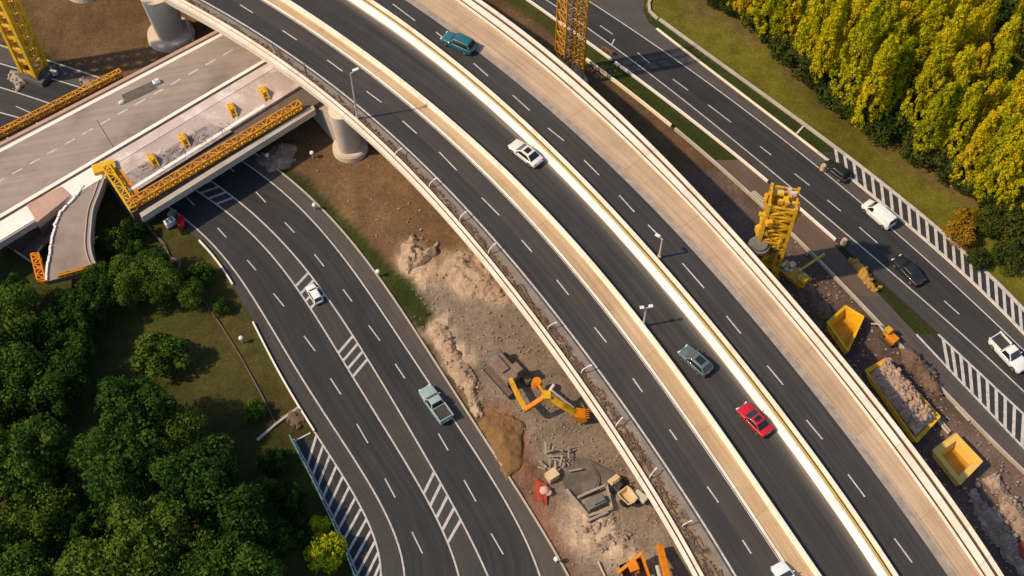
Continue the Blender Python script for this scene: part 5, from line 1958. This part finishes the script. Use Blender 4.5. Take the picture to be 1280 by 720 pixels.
first = None
for lb, (a, b_) in (('white capped post on the kerb by the grey rock slope', (335, 200)), ('white capped post on the left road kerb beside the upper green verge', (394, 262)), ('white capped post on the left road kerb beside the lower green verge', (473, 345)),
                    ('white capped post standing in brown soil near the bridge end', (391, 197)), ('white capped post on grass left of the left road', (303, 428)), ('white capped post near the bottom of the left road kerb', (695, 703))):
    p = G(a, b_)
    if first is None:
        first = thing('marker_post', lb, 'post', p, 0, 'white capped posts')
        bm = bmesh.new()
        bar(bm, (0, 0, -0.1), (0, 0, 1.0), 0.1, 10)
        obj('stem', bm, 'lamp_grey', first)
        bm = bmesh.new()
        bmesh.ops.create_uvsphere(bm, u_segments=14, v_segments=8, radius=0.34, matrix=Matrix.Translation((0, 0, 1.15)))
        obj('cap', bm, 'white_paint', first, True)
    else:
        dup(first, p, 0, lb)
first = None
for lb, (a, b_) in (('pale pink traffic drum in front of the dark car', (1028, 212)), ('pale pink traffic drum at the end of the white crash barrier', (1054, 305))):
    p = G(a, b_)
    if first is None:
        first = thing('traffic_drum', lb, 'traffic drum', p, 0, 'traffic drums by the right road')
        bm = bmesh.new()
        cyl(bm, (0, 0, 0.1), 0.48, 0.5, 18, 0.43)
        cyl(bm, (0, 0, 0.6), 0.43, 0.5, 18, 0.36)
        obj('drum', bm, 'pinkish', first)
        bm = bmesh.new()
        cyl(bm, (0, 0, 0), 0.6, 0.1, 18)
        obj('foot', bm, 'tyre', first)
    else:
        dup(first, p, 0, lb)
g = G(759, 66)
t_ = thing('road_barrier', 'small red brown works barrier at the edge of the right road near the mast', 'barrier', (g.x, g.y, 0.03), R(-35))
bm = bmesh.new()
for z_ in (0.4, 0.8):
    box(bm, (0, 0, z_), (2.2, 0.12, 0.26))
obj('board', bm, 'steel_rust', t_)
bm = bmesh.new()
for s in (-0.8, 0.8):
    bar(bm, (s, -0.45, 0.0), (s, 0, 1.0), 0.05)
    bar(bm, (s, 0.45, 0.0), (s, 0, 1.0), 0.05)
obj('trestle', bm, 'steel_grey', t_)
# winding stone path in the grass on the left
bm = bmesh.new()
pts = [(178, 272), (190, 290), (205, 305), (212, 322), (225, 327), (224, 338), (205, 345), (180, 340)]
ring_ = [G(*p, 0.02) for p in pts]
for a, b_ in zip(ring_[:-1], ring_[1:]):
    bar(bm, a, b_, 0.22, 4)
tag(obj('drain_channel', bm, 'concrete_dark'), 'grey drainage channel curving through the grass below the bridge', 'drain')
bm = bmesh.new()
for a, b_ in zip([(322, 550), (345, 530), (375, 508)][:-1], [(345, 530), (375, 508)]):
    bar(bm, G(*a, 0.1), G(*b_, 0.1), 0.22, 4)
tag(obj('edging', bm, 'concrete'), 'thin pale edging across the verge near the noise fence', 'edging')
bm = bmesh.new()
for a, b_ in (((250, 370), (275, 405)), ((275, 405), (300, 445)), ((300, 445), (325, 490)), ((325, 490), (345, 530))):
    bar(bm, G(*a, 0.02), G(*b_, 0.02), 0.12, 4)
tag(obj('ditch_edging', bm, 'trough_brown'), 'thin straight ditch edging between lawn and roadside soil', 'edging')

# ------------------------------------------------------------------ trees


def leaf_mesh(name, cents, rads, per, size, mtl, stretch=(1, 1, 1), upw=0.3, seed=0, tintv=None, jit=0.55):
    r_ = np.random.default_rng(seed)
    N = len(cents) * per
    ci = np.repeat(np.arange(len(cents)), per)
    d = r_.normal(size=(N, 3))
    d[:, 2] += upw
    d /= np.linalg.norm(d, axis=1)[:, None]
    rr = rads[ci] * (0.55 + 0.5 * r_.random(N) ** 0.5)
    pos = cents[ci] + d * rr[:, None] * np.array(stretch)
    nr = d + r_.normal(size=(N, 3)) * jit
    nr /= np.linalg.norm(nr, axis=1)[:, None]
    ref = np.where(np.abs(nr[:, 2:3]) < 0.9, np.array([[0, 0, 1.0]]), np.array([[1.0, 0, 0]]))
    a = np.cross(nr, ref)
    a /= np.linalg.norm(a, axis=1)[:, None]
    b_ = np.cross(nr, a)
    th = r_.random(N) * 2 * PI
    a, b_ = a * np.cos(th)[:, None] + b_ * np.sin(th)[:, None], b_ * np.cos(th)[:, None] - a * np.sin(th)[:, None]
    s = size * (0.6 + 0.8 * r_.random(N))[:, None]
    quad = np.stack([pos - a * s, pos - b_ * s * 0.6 + nr * s * 0.15, pos + a * s, pos + b_ * s * 0.6 + nr * s * 0.15], 1).reshape(-1, 3)
    me_ = bpy.data.meshes.new(name)
    me_.vertices.add(N * 4)
    me_.vertices.foreach_set('co', quad.ravel())
    me_.loops.add(N * 4)
    me_.loops.foreach_set('vertex_index', np.arange(N * 4))
    me_.polygons.add(N)
    me_.polygons.foreach_set('loop_start', np.arange(N) * 4)
    me_.polygons.foreach_set('loop_total', np.full(N, 4))
    me_.update()
    me_.validate()
    ct = tintv if tintv is not None else r_.random(len(cents))
    tint = np.clip(ct[ci] * 0.7 + r_.random(N) * 0.35, 0, 1)
    at_ = me_.attributes.new('tint', 'FLOAT', 'POINT')
    at_.data.foreach_set('value', np.repeat(tint, 4).astype(np.float32))
    me_.materials.append(MATS[mtl])
    return me_


def trunk_bm(h, r, limbs, spread, seed):
    rd = random.Random(seed)
    bm_ = bmesh.new()
    pts = [Vector((0, 0, -0.3))]
    for i in range(5):
        pts.append(Vector((rd.uniform(-0.15, 0.15) * (i + 1), rd.uniform(-0.15, 0.15) * (i + 1), h * (i + 1) / 5)))
    for i in range(5):
        bar(bm_, pts[i], pts[i + 1], r * (1 - i * 0.17), 8, r * (1 - (i + 1) * 0.17))
    for k in range(limbs):
        p = pts[2 + k % 3]
        a = k * 2.4 + rd.random()
        q = p + Vector((math.cos(a) * spread * 0.5, math.sin(a) * spread * 0.5, h * 0.18))
        e_ = q + Vector((math.cos(a) * spread * 0.4, math.sin(a) * spread * 0.4, h * 0.2))
        bar(bm_, p, q, r * 0.4, 6, r * 0.25)
        bar(bm_, q, e_, r * 0.25, 6, r * 0.08)
    return bm_


def proto(kind, seed):
    r_ = np.random.default_rng(seed)
    if kind == 'broad':
        n_ = 84
        d = r_.normal(size=(n_, 3))
        d[:, 2] = d[:, 2] * 0.75 + 0.45
        d /= np.linalg.norm(d, axis=1)[:, None]
        lob = 1 + 0.22 * np.sin(3 * np.arctan2(d[:, 1], d[:, 0]) + seed) + 0.12 * np.sin(5 * np.arctan2(d[:, 1], d[:, 0]) + 2 * seed)
        rad = (0.5 + 0.5 * r_.random(n_) ** 0.5)
        c_ = d * rad[:, None] * np.array([4.1, 4.1, 4.3]) * lob[:, None] + np.array([0, 0, 6.4])
        rd_ = 0.8 + 0.75 * r_.random(n_)
        tint = np.clip(0.25 + 0.5 * r_.random(n_) + 0.12 * (c_[:, 2] - 6.4) / 4, 0, 1)  # random tint with shade painted in: low clumps darker, top clumps lighter
        return leaf_mesh('crown', c_, rd_, 110, 0.22, 'leaf_dark', upw=0.35, seed=seed, tintv=tint), trunk_bm(6.5, 0.38, 7, 3.2, seed)
    if kind == 'gold':
        n_ = 250
        z_ = r_.random(n_) ** 1.25
        a = r_.random(n_) * 2 * PI
        prof = 2.75 * np.clip((z_ + 0.06) / 0.22, 0, 1) ** 0.6 * (1.03 - z_) ** 0.62 * 1.05
        rad = prof * (0.35 + 0.65 * r_.random(n_) ** 0.4) * (1 + 0.2 * np.sin(3 * a + seed))
        c_ = np.stack([np.cos(a) * rad, np.sin(a) * rad, 1.5 + z_ * 17.0], 1)
        rd_ = 0.26 + 0.26 * r_.random(n_)
        tint = np.clip(0.15 + 0.7 * r_.random(n_), 0, 1)
        return leaf_mesh('crown', c_, rd_, 40, 0.19, 'leaf_gold', (0.9, 0.9, 1.8), 0.25, seed, tint, 0.6), trunk_bm(11, 0.3, 8, 1.6, seed)
    if kind in ('under', 'lime', 'rust', 'bush'):
        n_ = 42
        d = r_.normal(size=(n_, 3))
        d[:, 2] = np.abs(d[:, 2]) * 0.9
        d /= np.linalg.norm(d, axis=1)[:, None]
        c_ = d * (0.45 + 0.55 * r_.random(n_) ** 0.5)[:, None] * np.array([2.1, 2.1, 2.2]) + np.array([0, 0, 1.0])
        rd_ = 0.45 + 0.4 * r_.random(n_)
        mt = {'under': 'leaf_under', 'lime': 'leaf_lime', 'rust': 'leaf_rust', 'bush': 'leaf_dark'}[kind]
        return leaf_mesh('crown', c_, rd_, 75, 0.17, mt, upw=0.3, seed=seed), trunk_bm(2.0, 0.14, 6, 1.5, seed)


PROTO = {}
for kd, ns in (('broad', 5), ('gold', 5), ('under', 3), ('lime', 1), ('rust', 2), ('bush', 2)):
    PROTO[kd] = []
    for s in range(ns):
        cm, tb = proto(kd, 100 + s * 7 + len(kd))
        bmesh.ops.recalc_face_normals(tb, faces=tb.faces)
        tm = bpy.data.meshes.new('trunk')
        tb.to_mesh(tm)
        tb.free()
        tm.materials.append(MATS['bark'])
        PROTO[kd].append((cm, tm))


def plant(name, kd, px, py, zc, label, cat, group, sc_=1.0, scz=None):
    g_ = G(px, py, zc) if zc is not None else Vector((px, py, 0))
    t_ = thing(name, label, cat, (g_.x, g_.y, -0.1), random.uniform(0, 2 * PI), group)
    k = sc_
    t_.scale = (k * random.uniform(0.94, 1.06), k * random.uniform(0.94, 1.06), (scz or k) * random.uniform(0.94, 1.06))
    cm, tm = random.choice(PROTO[kd])
    for nm, me_ in (('crown', cm), ('trunk', tm)):
        o_ = bpy.data.objects.new(nm, me_)
        COL.objects.link(o_)
        o_.parent = t_
    return t_


WOODL = 'dark green broadleaf tree in the dense wood at the lower left'
for px, py, k in ((10, 405, 1.0), (62, 415, 0.72), (14, 478, 1.05), (70, 470, 0.85), (92, 425, 0.6), (172, 518, 1.12), (226, 538, 0.8), (32, 575, 1.15), (150, 582, 1.22),
                  (250, 602, 1.1), (296, 645, 1.05), (60, 642, 0.85), (190, 668, 1.1), (12, 668, 0.85), (105, 655, 0.62), (130, 718, 1.05), (32, 728, 1.0), (288, 712, 1.0), (240, 730, 0.85),
                  (-25, 430, 1.0), (-25, 520, 1.0), (-25, 610, 1.0), (-20, 690, 1.0)):
    k *= random.uniform(0.95, 1.06)
    plant('broadleaf_tree', 'broad', px, py, 7.5 * k, WOODL, 'tree', 'trees of the lower left wood', k)
for px, py, k in ((16, 372, 0.6), (85, 392, 0.66), (125, 362, 0.7), (165, 350, 0.72), (205, 355, 0.62), (105, 395, 0.6), (195, 330, 0.5), (238, 368, 0.45)):
    plant('broadleaf_tree', 'broad', px, py, 6 * k, 'shaded low broadleaf tree between the ramp end and the clearing', 'tree', 'trees below the ramp', k)
plant('round_bush', 'bush', 200, 446, 2.0, 'single round dark bush standing alone in the clearing', 'bush', None, 1.55)
for px, py, k in ((165, 290, 0.9), (140, 305, 1.0), (168, 315, 0.9), (250, 345, 0.9), (275, 380, 0.6), (318, 512, 0.7), (342, 575, 0.8), (360, 622, 0.9), (376, 662, 0.9), (345, 670, 1.0), (330, 610, 0.7)):
    plant('shrub', 'bush', px, py, 1.5, 'low dark green shrub on the bank left of the left road', 'shrub', 'shrubs left of the left road', k)
plant('lime_bush', 'lime', 408, 692, 1.8, 'bright yellow green bush beside the green noise fence', 'bush', None, 1.15)
plant('lime_bush', 'lime', 400, 658, 1.4, 'smaller mid green bush just above the yellow green bush', 'bush', None, 0.7)
# trees outside the frame on the sunny side shade the clearing
for k in range(26):
    xx = random.uniform(-112, -78)
    yy = random.uniform(-50, 6)
    if xx > -62 - (yy + 40) * 0.35 - 6:
        xx -= 18
    plant('broadleaf_tree', 'broad', xx, yy, None, WOODL, 'tree', 'trees of the lower left wood', random.uniform(0.95, 1.25))

GOLD = 'tall golden yellow tree in the wood at the upper right'
gold = [(1050, 28), (1078, 60), (1105, 85), (1135, 85), (1140, 35), (1175, 60), (1178, 150), (1225, 125), (1232, 100), (1262, 160), (1240, 205), (930, -25), (955, -12), (965, 4), (985, 8), (1012, 40), (1040, 10), (1030, 62), (1062, 45), (1075, 8), (1062, 90), (1092, 70), (1100, 25), (1088, 115), (1115, 105), (1108, 60), (1122, 5), (1160, 5), (1150, 60), (1180, 30), (1165, 95),
        (1150, 120), (1190, 80), (1182, 125), (1210, 100), (1165, 155), (1195, 160), (1210, 20), (1250, 145), (1275, 120), (1232, 185), (1262, 185), (1285, 170), (1222, 150), (1215, 192), (1250, 215), (1280, 225), (1300, 80), (1300, 20), (1312, 130), (1310, 200)]
for px, py in gold:
    k = random.uniform(0.82, 1.04)
    plant('golden_tree', 'gold', px + 6, py - 4, 8.5, GOLD, 'tree', 'golden trees of the upper right wood', k, k * random.uniform(0.95, 1.15))
plant('golden_tree', 'gold', 1222, 48, 10.0, 'slim orange tipped tree standing above the others at the upper right', 'tree', None, 0.72, 1.2)
plant('golden_tree', 'gold', 1256, 52, 9.0, 'very thin golden tree against the dark gap at the upper right edge', 'tree', None, 0.45, 1.0)
for px, py, k in ((895, -8, 0.9), (918, 2, 1.0), (938, 14, 1.1), (952, 26, 1.1), (968, 38, 1.1), (985, 60, 1.2), (1005, 78, 1.2), (1025, 92, 1.2), (1045, 112, 1.3), (1065, 130, 1.3), (1085, 145, 1.3), (1105, 158, 1.3), (1130, 150, 1.4), (1135, 110, 1.4), (1150, 185, 1.3), (1175, 195, 1.3), (1200, 215, 1.3), (1222, 228, 1.2), (1245, 250, 1.2),
                  (1265, 262, 1.2), (1235, 85, 1.6), (1250, 20, 1.6), (1275, 45, 1.6), (1240, 275, 1.1), (1272, 290, 1.3), (1225, 320, 0.7), (1262, 320, 1.0)):
    plant('undergrowth_tree', 'under', px, py, 1.8, 'low dark green tree at the foot of the golden wood', 'tree', 'dark trees edging the golden wood', k * 1.1)
for px, py, k, lb in ((1210, 272, 0.85, 'orange brown bush on the grass at the edge of the golden wood'), (1198, 292, 1.0, 'wide golden bush on the grass beside the hatched strip'), (1226, 270, 0.7, 'small rust coloured bush at the foot of the dark trees')):
    plant('autumn_bush', 'rust', px, py, 1.2, lb, 'bush', None, k)
for k in range(16):
    plant('golden_tree', 'gold', random.uniform(62, 112), random.uniform(52, 90), None, GOLD, 'tree', 'golden trees of the upper right wood', random.uniform(0.9, 1.2))
